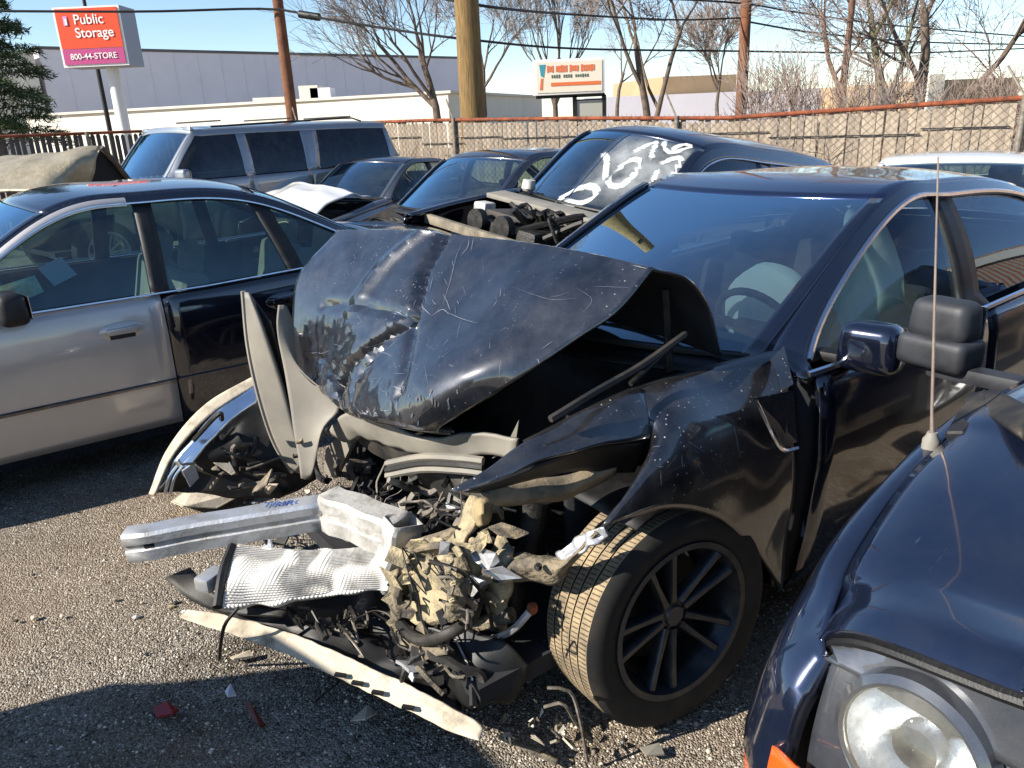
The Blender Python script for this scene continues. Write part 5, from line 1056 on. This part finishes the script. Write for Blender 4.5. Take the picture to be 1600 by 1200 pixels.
crumple('mud_torn_skin', [[(690, 905, .57), (716, 900, .55), (738, 915, .50)], [(700, 935, .585), (724, 928, .56), (742, 945, .50)], [(694, 968, .57), (716, 968, .55), (736, 975, .50)]], MU, .025, 30, 18, 18, .005)
crumple('mud_torn_skin', [[(610, 860, .47), (650, 846, .47), (690, 838, .46)], [(604, 885, .50), (648, 870, .50), (694, 858, .48)]], M['mud2'], .02, 26, 12, 26, .006)
crumple('lower_tray', [[(612, 985, .57), (660, 1000, .58), (705, 1000, .55)], [(640, 1015, .60), (672, 1028, .60), (700, 1022, .57)]], MU, .02, 20, 12, 18, .006)
crumple('wavy_bracket', [[(662, 868, .50), (690, 852, .48), (712, 832, .45), (722, 808, .42), (732, 772, .38)], [(672, 876, .51), (702, 868, .50), (726, 846, .46), (742, 815, .41), (746, 778, .37)]], M['mud2'], .010, 25, 8, 34)
crumple('strut_cap', [[(734, 786, .38), (752, 776, .37), (768, 780, .35)], [(736, 806, .41), (752, 800, .42), (768, 806, .38)], [(738, 826, .40), (752, 824, .41), (764, 818, .38)]], worn('yellow_tan_mud', '#9c8a66', '#7d7058', .92, 0, 14, .4, .7, .6, 60, .01), .008, 20, 14, 14)
crumple('strut_cap_lug', [[(762, 778, .33), (780, 772, .31), (790, 785, .30)], [(765, 800, .35), (782, 800, .33), (789, 812, .31)]], M['mud2'], .008, 20, 10, 10)
crumple('frame_upright', [[(762, 862, .36), (776, 836, .35), (788, 828, .33)], [(756, 890, .40), (778, 880, .41), (800, 868, .37)], [(754, 925, .40), (776, 925, .42), (800, 915, .38)], [(756, 955, .39), (776, 965, .41), (796, 950, .38)], [(764, 975, .38), (778, 990, .39), (790, 992, .37)]], M['mud2'], .012, 18, 30, 16)
crumple('frame_rail', [[(786, 866, .35), (830, 862, .33), (870, 868, .31), (900, 850, .29), (932, 826, .27)], [(788, 886, .40), (830, 884, .38), (868, 888, .36), (898, 866, .33), (930, 836, .29)], [(790, 908, .38), (830, 910, .36), (866, 914, .34), (892, 888, .31), (922, 846, .28)]], MU, .010, 20, 16, 40)
crumple('torn_rail_edge', [[(868, 868, .33), (890, 848, .31), (912, 832, .29), (944, 824, .27)], [(880, 880, .34), (902, 862, .32), (926, 852, .30), (950, 838, .27)]], M['alu'], .012, 30, 8, 24)
for u, v, x in ((690, 900, .585), (775, 905, .43), (840, 886, .39)):
    o = lathe('bolt', [(.001, .006), (.007, .006), (.008, 0), (.011, 0), (.011, -.006)], EN, W, 10, 'x'); o.location = C(u, v, x=x); o.rotation_euler = (0, -.3, .5)
prism('casing_window', [C(682, 955, x=.575), C(692, 950, x=.575), C(700, 972, x=.56), C(690, 976, x=.56)], .004, M['interior'], W)
beam('upper_control_arm', C(752, 838, x=.33), C(800, 770, x=.26), (1, 0, 0), .03, .025, MU)
tube('wavy_subframe_tube', [C(600, 870, x=.5), C(660, 850, x=.47), C(715, 830, x=.43), C(735, 790, x=.38)], [.02, .028, .024, .02, .02, .02, .02, .02, .02, .02], MU, W, 8, 10)
lump('shock_absorber', C(800, 935, x=.30), (.045, .05, .14), 6, EN, 2, .1); tube('damper_tube', [C(838, 780, x=.20), C(825, 870, x=.24)], .045, EN, W, 14)
tube('spring_coil', [C(880, 790, x=.05) + Vector((.06 * math.cos(t * 1.2), .06 * math.sin(t * 1.2), -.004 * t)) for t in range(48)], .008, EN, W, 6)
tube('tie_rod', [C(765, 1000, x=.42), C(800, 985, x=.40), C(828, 955, x=.36)], .011, M['alu'], W, 7, 10); lump('tie_rod_end', C(832, 950, x=.36), (.014, .014, .016), 9, M['rust'], 2)
lump('lower_arm_bush', C(705, 990, x=.47), (.06, .05, .03), 10, MU); tube('lower_control_arm', [C(640, 1010, x=.52), C(720, 985, x=.46), C(800, 960, x=.38)], .022, MU, W, 8, 10)
lump('pump_motor', C(640, 1045, x=.52), (.045, .06, .045), 12, M['alu_bright'], 3, .1); tube('motor_shaft', [C(640, 1045, x=.56), C(690, 1040, x=.50)], .025, M['alu'], W, 12)
# black plastic shield hanging in front of the tyre
surf('undertray_flap', [[C(690, 955, x=.50), C(740, 985, x=.46), C(790, 1005, x=.42), C(828, 1045, x=.38)], [C(684, 1010, x=.53), C(730, 1040, x=.52), C(780, 1060, x=.46), C(815, 1080, x=.41)], [C(700, 1070, x=.54), C(735, 1108, x=.54), C(770, 1098, x=.48), C(800, 1100, x=.43)]], M['black_plastic'], W, 18, 24, .006, dent=.012, dscale=7)
tube('flap_seam', [C(705, 985, x=.51), C(735, 1050, x=.53), C(742, 1105, x=.55)], .003, M['white_plastic'], W, 5, 10)
# pale plastic panels thrown up at the far corner
surf('liner_panel', [[C(436, 476, y=-.62), C(448, 478, y=-.62), C(458, 500, y=-.62)], [C(434, 520, y=-.60), C(450, 540, y=-.58), C(470, 580, y=-.55)], [C(448, 600, y=-.58), C(480, 615, y=-.52), C(530, 632, y=-.42)], [C(462, 690, y=-.55), C(485, 700, y=-.5), C(505, 668, y=-.44)], [C(470, 748, y=-.52), C(484, 748, y=-.5), C(494, 720, y=-.48)]], GP, W, 30, 16, .008, dent=.006)
surf('bumper_fin', [[C(380, 456, y=-.74), C(388, 458, y=-.72)], [C(388, 540, y=-.74), C(412, 520, y=-.66)], [C(405, 620, y=-.74), C(440, 600, y=-.64)], [C(428, 690, y=-.73), C(462, 680, y=-.63)], [C(455, 735, y=-.70), C(486, 748, y=-.62)]], M['grey_plastic'], W, 28, 8, .012)
tube('fin_edge', [C(380, 455, y=-.745), C(388, 540, y=-.745), C(405, 620, y=-.745), C(428, 690, y=-.735), C(457, 738, y=-.705)], .010, M['grey_plastic'], W, 6, 24)
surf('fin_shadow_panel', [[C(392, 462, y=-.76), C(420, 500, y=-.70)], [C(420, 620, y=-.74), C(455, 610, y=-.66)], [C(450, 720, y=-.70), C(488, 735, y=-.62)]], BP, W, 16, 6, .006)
# far fender torn off and bent forward: dark strip with bright edge
surf('far_fender', [[C(232, 772, y=-.88), C(262, 700, y=-.88), C(320, 632, y=-.88), C(402, 584, y=-.86)], [C(240, 774, y=-.84), C(272, 708, y=-.84), C(330, 648, y=-.84), C(404, 600, y=-.83)]], M['cream'], W, 5, 30, .008)
surf('far_lamp_strip', [[C(272, 720, y=-.82), C(330, 652, y=-.82), C(404, 598, y=-.82)], [C(285, 745, y=-.78), C(345, 672, y=-.78), C(408, 625, y=-.78)]], M['chrome'], W, 6, 20, .01, dent=.008, dscale=12)
tube('far_strip_edge', [C(258, 770, y=-.82), C(268, 740, y=-.82), C(300, 700, y=-.82)], .006, M['chrome'], W, 6, 10); tube('far_strip_edge', [C(266, 772, y=-.80), C(275, 742, y=-.80), C(306, 704, y=-.80)], .005, M['chrome'], W, 6, 10)
surf('far_arch_liner', [[C(250, 766, y=-.93), C(300, 690, y=-.93), C(350, 640, y=-.93), C(410, 596, y=-.92)], [C(300, 770, y=-.90), C(340, 720, y=-.88), C(390, 670, y=-.88), C(430, 640, y=-.86)], [C(370, 776, y=-.84), C(400, 750, y=-.82), C(440, 720, y=-.80), C(470, 690, y=-.78)], [C(430, 780, y=-.8), C(450, 775, y=-.78), C(470, 765, y=-.76), C(490, 750, y=-.74)]], BP, W, 24, 24, .008, dent=.035, dscale=9)
for i_ in range(14):
    a_ = C(rs0.uniform(310, 450), rs0.uniform(650, 760), y=rs0.uniform(-.86, -.72)); tube('hose', [a_, a_ + Vector((rs0.uniform(-.1, .1), rs0.uniform(-.1, .1), rs0.uniform(-.06, .06))), a_ + Vector((rs0.uniform(-.15, .15), rs0.uniform(-.1, .1), rs0.uniform(-.1, .04)))], rs0.uniform(.004, .014), rs0.choice([BP, DP, EN, M['wire']]), W, 6, 10)
prism('lamp_bracket', [C(284, 735, y=-.72), C(302, 722, y=-.72), C(310, 745, y=-.72), C(296, 760, y=-.72)], .01, M['alu'], W)
# crushed plastics below the hood
surf('front_carrier', [[C(530, 650, x=.40), C(560, 642, x=.42), C(600, 660, x=.40), C(650, 682, x=.38), C(720, 680, x=.34), C(810, 690, x=.28)], [C(512, 678, x=.36), C(545, 690, x=.36), C(590, 690, x=.36), C(650, 712, x=.35), C(730, 712, x=.32), C(800, 720, x=.28)]], GP, W, 8, 30, .01, dent=.02, dscale=8)
for v0, m in ((716, GP), (726, DP), (735, GP)): tube('carrier_slat', [C(605, v0 + 8, x=.40), C(660, v0 - 2, x=.38), C(720, v0, x=.36), C(755, v0 + 4, x=.33)], .012, m, W, 6, 16)
prism('carrier_hook', [C(795, 690, x=.26), C(812, 655, x=.25), C(806, 700, x=.25), C(770, 715, x=.28)], .006, GP, W)
prism('duct_panel', [C(515, 700, x=.30), C(545, 668, x=.32), C(560, 685, x=.32), C(530, 745, x=.28), C(512, 735, x=.28)], .02, GP, W)
tube('duct_ring', [C(512 + 22 * math.cos(a), 712 + 40 * math.sin(a), x=.33) for a in lin(1.6, 5.2, 14)], .014, BP, W, 8)
def shard(name, c, s_, m):
    # a broken, bent piece of sheet or moulding: irregular outline, a fold, a lip
    k = rs.randint(5, 7); A_ = sorted(rs.uniform(0, 6.283) for _ in range(k)); fold = rs.uniform(-.8, .8); P = []
    for a in A_:
        q = rs.uniform(.55, 1.0); x, y = s_[0] * q * math.cos(a) * .62, s_[1] * q * math.sin(a) * .7; P.append(Vector((x, y, abs(x) * fold)))
    o = prism(name, P, min(.012, s_[2] * .4), m, W); o.location = c; o.rotation_euler = (rs.uniform(-.9, .9), rs.uniform(-.9, .9), rs.uniform(0, 6.28)); return o
# loose wiring, hoses, brackets packed in the crushed bay
rs = random.Random(42)
def bay(u0, u1, v0, v1, x0, x1): u, v = rs.uniform(u0, u1), rs.uniform(v0, v1); return C(u, v, x=lerp(x0, x1, (v - v0) / max(1, v1 - v0)))
for i in range(70):
    a = bay(505, 740, 735, 850, .26, .42); pts = [a]; dr = Vector((rs.gauss(0, 1), rs.gauss(0, 1), rs.gauss(0, .6))).normalized()
    for k in range(5): dr = (dr + Vector((rs.gauss(0, .6), rs.gauss(0, .6), rs.gauss(0, .6)))).normalized(); pts.append(pts[-1] + dr * .045)
    tube('hose' if i % 3 == 0 else 'wire', pts, rs.uniform(.010, .018) if i % 3 == 0 else rs.uniform(.0016, .004), rs.choice([EN, DP, BP, M['wire'], M['wire'], GP]), W, 6, 14)
for i in range(46):
    c = bay(490, 745, 725, 860, .24, .44); shard(rs.choice(['bracket', 'clip', 'cover_fragment']), c, (rs.uniform(.03, .10), rs.uniform(.02, .07), rs.uniform(.01, .03)), rs.choice([EN, DP, DP, BP, GP, M['alu']]))
for i in range(60):
    c = bay(380, 690, 955, 1060, .48, .66); c.z = max(.05, c.z); shard(rs.choice(['bracket', 'clip', 'cover_fragment']), c, (rs.uniform(.03, .13), rs.uniform(.02, .07), rs.uniform(.01, .03)), rs.choice([EN, DP, BP, BP, M['interior'], M['alu'], MU]))
for i in range(30):
    a = bay(430, 700, 950, 1060, .50, .64); pts = [a]; dr = Vector((rs.gauss(0, 1), rs.gauss(0, 1), rs.gauss(0, .3))).normalized()
    for k in range(5): dr = (dr + Vector((rs.gauss(0, .5), rs.gauss(0, .5), rs.gauss(0, .4)))).normalized(); pts.append(pts[-1] + dr * .05)
    for p in pts: p.z = max(.03, p.z)
    tube('hose' if i % 3 == 0 else 'wire', pts, rs.uniform(.008, .016) if i % 3 == 0 else rs.uniform(.002, .004), rs.choice([EN, BP, DP, M['wire']]), W, 6, 14)
for i in range(12):                                          # far corner scraps
    c = C(rs.uniform(290, 480), rs.uniform(660, 770), y=rs.uniform(-.75, -.45)); c.z = max(.12, c.z); shard(rs.choice(['bracket', 'clip', 'cover_fragment']), c, (rs.uniform(.03, .13), rs.uniform(.03, .09), rs.uniform(.01, .03)), rs.choice([EN, DP, BP, M['cream'], MU, GP]))
tube('orange_cable', [C(520, 948, x=.56), C(560, 942, x=.54), C(605, 938, x=.52)], .008, M['orange_wire'], W, 6, 10); tube('orange_cable', [C(530, 940, x=.55), C(575, 935, x=.53), C(600, 930, x=.52)], .006, M['orange_wire'], W, 6, 10)
tube('hanging_lead', [C(372, 950, z=.34), C(352, 975, z=.28), C(345, 1005, z=.16), C(343, 1030, z=.05)], .006, BP, W, 6, 12)
for q in ([(855, 1075), (890, 1080), (905, 1120), (918, 1190)], [(850, 1105), (880, 1100), (900, 1130), (925, 1160)]):
    tube('torn_lead', [C(u, v, z=max(.03, .3 - .0025 * (v - 1075))) for u, v in q], .005, M['wire'], W, 5, 12)
for i in range(18):
    c = C(rs.uniform(780, 910), rs.uniform(1080, 1170), z=rs.uniform(.04, .14)); shard(rs.choice(['bracket', 'clip', 'cover_fragment']), c, (rs.uniform(.02, .06), rs.uniform(.01, .03), rs.uniform(.008, .02)), rs.choice([BP, EN, M['white_plastic'], M['cream'], MU]))
tube('dragging_strut', [C(780, 1150, z=.06), C(830, 1172, z=.03), C(870, 1192, z=.02)], .010, MU, W, 7, 8)
# ------------------------------------------------------------------ blue off-roader at the right, parked parallel to the wreck
JX, JY = -.10, 2.41
J = lambda u, v, **k: C(u, v, off=(JX, JY), **k)
jd = dict(top=[(-.42, 1.13, -.60, .74, 1.13), (-.95, 1.68, -1.1, .62, 1.64), (-2.0, 1.76, -2.0, .62, 1.71), (-3.25, 1.73, -3.2, .62, 1.68), (-3.55, 1.12, -3.55, .74, 1.12)],
    belt=[(.7, .95), (0, 1.06), (-.6, 1.12), (-3.6, 1.12)], width=[(.7, .86), (.2, .90), (-3, .91), (-3.6, .9)], prof=PROFS, paint=M['jeep_paint'], wb=2.65, nose=.7, tail=-3.65, sill=.36, arch=.42, r=.36, hood=[(.7, 1.0), (-.5, 1.13)], trunk=1.1,
    windows=[(-.66, -1.6, 0, -.04, None), (-1.72, -2.5, -.04, -.1, M['tint']), (-2.66, -3.35, -.1, 0, M['tint'])], doors=[-.62, -1.66, -2.55], band=.07, handle=.2, skip=('hood', 'nose', 'front_fender', 'mirrors', 'cowl'), trim=None)
p = wl(JX, JY); JP, jsh = car('off_roader', 'dark blue off-roader with round headlight in the right foreground', 'car', (p.x, p.y), WYAW, jd)
jp = M['jeep_paint']; dg = paint('grey_panel_paint', '#3a3f47', .3, .35, .3, '#8d8880', grime=4)
hl = lambda pts, **k: [J(u, v, **kk) for (u, v, kk) in pts]
# hood: left (car's right) edge from the picture, mirrored in y for the far side
edge = [J(1292, 992, z=.985), J(1345, 872, z=1.03), J(1420, 758, z=1.075), J(1490, 688, z=1.105), J(1533, 640, z=1.125)]
rows = []
for p in edge:
    y = -p.y
    rows.append([Vector((p.x, -y, p.z)), Vector((p.x + .004, -y * .93, p.z + .018)), Vector((p.x + .008, -y * .7, p.z + .035)), Vector((p.x + .012, -y * .3, p.z + .048)), Vector((p.x + .012, y * .3, p.z + .048)), Vector((p.x + .008, y * .7, p.z + .035)), Vector((p.x, y, p.z))])
lipL = [J(1284, 1006, x=.585), J(1300, 986, x=.60), J(1340, 984, x=.612), J(1400, 1001, x=.622), J(1480, 1031, x=.628), J(1600, 1076, x=.632), J(1760, 1130, x=.635)]
lipL = [q for q in lipL if q.y < -.05]
lip = lipL + [Vector((q.x, -q.y, q.z)) for q in reversed(lipL)]
up1 = [q + Vector((-.035, 0, .014)) for q in lip]
r1m = [a.lerp(b, .5) for a, b in zip(crv(up1, 30), crv(rows[1], 30))]
hd = surf('hood', [[q + Vector((-.012, 0, -.016)) for q in lip], lip, up1, r1m] + rows[1:] + [[Vector((-.42 - .18 * (abs(q.y) / .9) ** 2, q.y, q.z + .005)) for q in rows[-1]]], jp, JP, 60, 60, .012)
rows[0] = lip
rk = random.Random(5); L_ = [([(1425, 826), (1445, 814), (1500, 812), (1550, 815), (1600, 820)], .0016), ([(1380, 985), (1420, 975), (1480, 960)], .0018), ([(1400, 990), (1470, 985), (1560, 960), (1600, 945)], .0013), ([(1370, 975), (1395, 955), (1430, 950)], .0016)]
for _ in range(70): u, v = rk.uniform(1330, 1600), rk.gauss(950, 45); a = rk.gauss(-.3, .25); l = rk.uniform(4, 45); L_.append(([(u, v), (u + l * math.cos(a), v + l * math.sin(a))], rk.uniform(.0003, .0009)))
strokes('hood_scratches', hd, hd, L_, worn('pale_scratch', '#9fa3aa', '#6f7278', .5, 0, 40, .4, .7, 0), (JX, JY), .002)
tube('hood_front_seal', [q + Vector((-.004, 0, -.022)) for q in crv(rows[0], 50)], .009, M['black_plastic'], hd, 6)
# fender beside the hood
for sd in (-1, 1):
    g_ = [q + Vector((0, .012 * -1, -.012)) for q in edge]
    fo = [J(1200, 990, z=.90), J(1300, 850, z=.985), J(1400, 740, z=1.04), J(1470, 672, z=1.075), J(1512, 638, z=1.10)]
    r0 = [Vector((q.x, q.y - .010, q.z - .012)) for q in edge]; r1 = [Vector((a.x, lerp(a.y, b.y, .55), lerp(a.z, b.z, .15) + .002)) for a, b in zip(r0, fo)]; r2 = [Vector((q.x, q.y, q.z)) for q in fo]
    r3 = [Vector((q.x * 1.0, -.912, min(q.z - .12, .96))) for q in fo]; r4 = [Vector((q.x, -.915, .74 if abs(q.x) < .5 else .62)) for q in fo]
    st = [[(.595, -.745, .93), (.650, -.755, .86), (.668, -.762, .76), (.672, -.764, .70)], [(.612, -.760, .945), (.668, -.778, .87), (.690, -.790, .76), (.692, -.792, .70)], [(.592, -.778, .962), (.640, -.825, .885), (.658, -.848, .77), (.658, -.855, .705)], [(.545, -.795, .982), (.580, -.862, .905), (.592, -.890, .78), (.59, -.897, .71)]]
    st = [[Vector(q) for q in r] for r in st] + [[r0[k], r1[k], r2[k], r3[k], r4[k]] for k in range(1, 5)]
    surf('front_fender', [[Vector((q.x, q.y * (-sd), q.z)) for q in r] for r in st], jp, JP, 44, 26, .010)
    tsm = [J(1168, 1130, x=.615), J(1184, 1146, x=.655), J(1212, 1170, x=.69), J(1246, 1204, x=.712)]; tsl = [J(1162, 1215, x=.62), J(1180, 1240, x=.665), J(1210, 1260, x=.70), J(1242, 1280, x=.72)]
    surf('turn_signal', [[Vector((q.x, q.y * (-sd), q.z)) for q in r] for r in (tsm, [a.lerp(b, .5) + Vector((.006, 0, 0)) for a, b in zip(tsm, tsl)], tsl)], M['amber'], JP, 8, 14, .01)
    surf('wing_side', [[Vector((x, -.905 * (-sd), z)) for x in (.30, .1, -.2, -.62)] for z in (.72, .78, .9)], jp, JP, 6, 10, .01)
    # head lamp
    h = bpy.data.objects.new('headlight', None); COL.objects.link(h); h.parent = JP; hc = J(1422, 1176, x=.655); h.location = (hc.x, hc.y * (-sd) if sd > 0 else hc.y, hc.z); h.rotation_euler = (0, -.10, 0)
    if sd > 0: h.location = (hc.x, -hc.y, hc.z)
    R0 = .092
    lathe('bezel', [(R0 + .016, -.02), (R0 + .014, .004), (R0 + .004, .013), (R0 - .002, .010), (R0 - .004, -.03)], dg, h, 48, 'x')
    lathe('reflector', [(R0 - .004, .004), (R0 * .85, -.035), (R0 * .55, -.07), (R0 * .2, -.09), (.001, -.092)], M['reflector'] if 'reflector' in M else M['chrome'], h, 48, 'x')
    lathe('bulb', [(.001, -.02), (.012, -.024), (.016, -.04), (.016, -.09)], M['white_plastic'], h, 20, 'x')
    lathe('bulb_shade', [(.001, -.008), (.03, -.01), (.032, -.04)], M['chrome'], h, 24, 'x')
    lathe('lens', [(R0, .008), (R0 * .92, .022), (R0 * .7, .036), (R0 * .4, .045), (.001, .048)], M['lens'], h, 48, 'x')
# front panel with lamp holes left open behind the bezels
pz = [.60, .70, .80, .90, .955]
def front_panel():
    bm = bmesh.new(); n = 60; k = 26; V = {}
    ys = lin(-.748, .748, 97); zs = lin(.50, .968, 33)
    for i, y in enumerate(ys):
        for j, z in enumerate(zs):
            x = .694 - .020 * (abs(y) / .8) ** 2.2 - .052 * max(0, (z - .76) / .20) ** 2
            V[i, j] = bm.verts.new((x - .02, y, z))
    hc = J(1422, 1176, x=.655)
    for i in range(96):
        for j in range(32):
            y, z = (ys[i] + ys[i + 1]) / 2, (zs[j] + zs[j + 1]) / 2
            if math.hypot(abs(y) - abs(hc.y), z - hc.z) < .098: continue
            bm.faces.new((V[i, j], V[i + 1, j], V[i + 1, j + 1], V[i, j + 1]))
    bmesh.ops.recalc_face_normals(bm, faces=bm.faces); me = bpy.data.meshes.new('grille_panel'); bm.to_mesh(me); bm.free(); me.materials.append(dg); me.polygons.foreach_set('use_smooth', [True] * len(me.polygons)); o = ob('grille_panel', me, JP); solid(o, .012); return o
front_panel()
lc = crv(lip, 60); px_ = lambda y: .694 - .020 * (min(abs(y), .748) / .8) ** 2.2 - .052
surf('grille_header', [[q + Vector((-.010, 0, -.020)) for q in lc], [Vector((lerp(q.x - .01, px_(q.y) + .004, .5), max(-.755, min(.755, q.y)), lerp(q.z - .02, .955, .5) + .0)) for q in lc], [Vector((px_(q.y) + .006, max(-.752, min(.752, q.y)), .952)) for q in lc]], dg, JP, 8, 60, .006)
for i in range(7): box('grille_slot', (.684, -.30 + .1 * i, .80), (.03, .055, .20), M['black_plastic'], JP, (0, -.1, 0), .02)
box('front_bumper', (.74, 0, .46), (.2, 1.66, .2), M['dark_plastic'], JP, (0, 0, 0), .05, 3)
for sd in (-1, 1): surf('lamp_bay_wall', [[Vector((x, .70 * sd + (.1 * sd if x < .5 else 0), z)) for x in (.61, .55, .2)] for z in (.5, .7, .93)], M['interior'], JP, 5, 6, .02)
for sd in (-1, 1): surf('gap_backing', [[Vector((.625, .70 * sd, z)), Vector((.615, .75 * sd, z)), Vector((.56, .84 * sd, z))] for z in (.40, .7, .925)], M['interior'], JP, 5, 6, .01)
surf('lamp_bay_back', [[Vector((.52, y, z)) for y in (-.8, 0, .8)] for z in (.45, .92)], M['interior'], JP, 4, 6, .02)
surf('inner_bay', [[Vector((x, y, .80)) for y in (-.7, 0, .7)] for x in (.55, -.5)], M['interior'], JP, 4, 6, .02)
# cowl, antenna, mirror
surf('cowl', [[J(1500, 690, z=1.10), J(1546, 660, z=1.13), J(1600, 690, z=1.16)], [J(1515, 625, z=1.115), J(1560, 620, z=1.14), J(1620, 650, z=1.17)]], M['dark_plastic'], JP, 5, 12, .015)
prism('cowl_bracket', [J(1478, 690, z=1.10), J(1502, 652, z=1.115), J(1540, 618, z=1.125), J(1545, 645, z=1.125), J(1508, 690, z=1.11)], .02, M['dark_plastic'], JP, bev=.004)
ab = J(1455, 690, y=-.885); an_ = lathe('antenna_base', [(.016, -.03), (.016, .004), (.011, .012), (.009, .02), (.001, .02)], M['grey_plastic'], JP, 18, 'z'); an_.location = ab
atop = J(1466, 245, x=ab.x + .0)
tube('antenna_mast', [ab + Vector((0, 0, .015)), ab.lerp(atop, .12), ab.lerp(atop, .6), atop], [.0048, .0030, .0022, .0016], worn('pale_copper_mast', '#b5a090', '#8b7a70', .4, .6, 20), an_ if False else JP, 8)
mc = J(1476, 520, x=-.50); ms = 0.0
mm = worn('textured_black_mirror', '#212225', '#34363b', .5, 0, 9, .4, .7, .4, 500, .001)
mir = box('door_mirror', J(1478, 498, x=-.50), (.10, .165, .105), mm, JP, (0, 0, -.12), .032, 4, (.9, .90)); box('mirror_lower_shell', (.004, -.002, -.085), (.115, .185, .085), mm, mir, (0, 0, 0), .026, 4)
box('mirror_glass', (-.055, 0, -.03), (.006, .14, .13), M['chrome'], mir); a = J(1440, 590, x=-.50); b = J(1548, 602, x=-.56)
box('mirror_arm', (.0, .10, -.13), (.06, .24, .04), mm, mir, (.05, 0, 0), .012)
# ------------------------------------------------------------------ scraps lying on the gravel
def scrap(name, label, cat, uv, h, m, bend=.3, group=None):
    P = [at(u, v, z=.012) for u, v in uv]; c = sum(P, Vector()) / len(P); o = prism(name, [q - c + Vector((0, 0, h * (.3 + .7 * (i % 2)))) for i, q in enumerate(P)], .006, m); o.location = c; tag(o, label, cat, group); return o
scrap('lens_fragment', 'red plastic lens fragment lying on the shaded gravel at lower left', 'fragment', [(240, 1110), (262, 1102), (280, 1112), (272, 1122), (245, 1124)], .012, flat('red_plastic', '#8a1f24', .4))
scrap('lens_fragment', 'thin dark red plastic strip on the shaded gravel', 'fragment', [(384, 1102), (392, 1104), (416, 1136), (408, 1142), (396, 1126)], .012, flat('dark_red_plastic', '#5f1c18', .5))
scrap('paper_scrap', 'small white paper scrap on the shaded gravel', 'paper', [(352, 1085), (362, 1078), (370, 1090), (358, 1098)], .02, flat('white_paper', '#d9dbe2', .8))
scrap('plastic_scrap', 'tan plastic scrap lying below the bumper lip', 'fragment', [(548, 1130), (575, 1112), (590, 1118), (572, 1134)], .02, M['cream'])
scrap('plastic_scrap', 'tan sliver lying under the hanging lead', 'fragment', [(360, 1030), (392, 1022), (396, 1028), (366, 1036)], .012, M['cream'])
scrap('plastic_scrap', 'grey flat scrap beside the front tyre', 'fragment', [(1000, 1172), (1030, 1168), (1038, 1182), (1010, 1188)], .012, M['grey_plastic'])
scrap('bumper_skin', 'torn tan bumper skin lying left of the folded beam', 'fragment', [(268, 790), (310, 772), (375, 765), (405, 778), (340, 800), (290, 810)], .06, M['cream'])
rs = random.Random(5)
for i in range(12):
    u, v = rs.uniform(20, 330), rs.uniform(860, 1000)
    p = at(u, v, z=.004); s_ = rs.uniform(.006, .014); bm = bmesh.new(); bmesh.ops.create_icosphere(bm, subdivisions=1, radius=1)
    for q in bm.verts: q.co = Vector((q.co.x * s_ * 1.3, q.co.y * s_, q.co.z * s_ * .7)) * rs.uniform(.75, 1.25)
    me = bpy.data.meshes.new('pebble'); bm.to_mesh(me); bm.free(); me.materials.append(rs.choice([M['mud2'], M['cream'], fm_tan[2], M['dark_plastic'], M['alu_bright']])); o = ob('pebble', me); o.location = p; tag(o, 'pebble larger than the gravel around it on the open ground at left', 'pebble', 'larger pebbles on the gravel')

# crumbs of broken lamp and window glass under the wreck's nose
rs = random.Random(12); V = []; F = []
for i in range(380):
    q = wl(rs.gauss(.75, .28), rs.gauss(.05, .5)); z = .006 + .012 * noise.noise(Vector((q.x * 1.3, q.y * 1.3, 0))); a = rs.uniform(.0015, .0042); b0 = len(V); r_ = rs.uniform(0, 3)
    for k in range(8): V.append(Vector((q.x + a * (math.cos(r_ + 1.57 * (k % 4))), q.y + a * math.sin(r_ + 1.57 * (k % 4)), z + (a * .9 if k > 3 else -a * .3))))
    F += [tuple(b0 + t for t in f) for f in ((4, 5, 6, 7), (0, 1, 5, 4), (1, 2, 6, 5), (2, 3, 7, 6), (3, 0, 4, 7))]
o = ob('glass_crumbs', me_('glass_crumbs', V, F, NT('broken_glass_crumbs').set(Base_Color='#8b9696', Roughness=.1, Specular_IOR_Level=.9).m, 0)); struct(o, 'stuff'); o['label'] = 'broken glass crumbs on the gravel under the wreck'; o['category'] = 'broken glass'
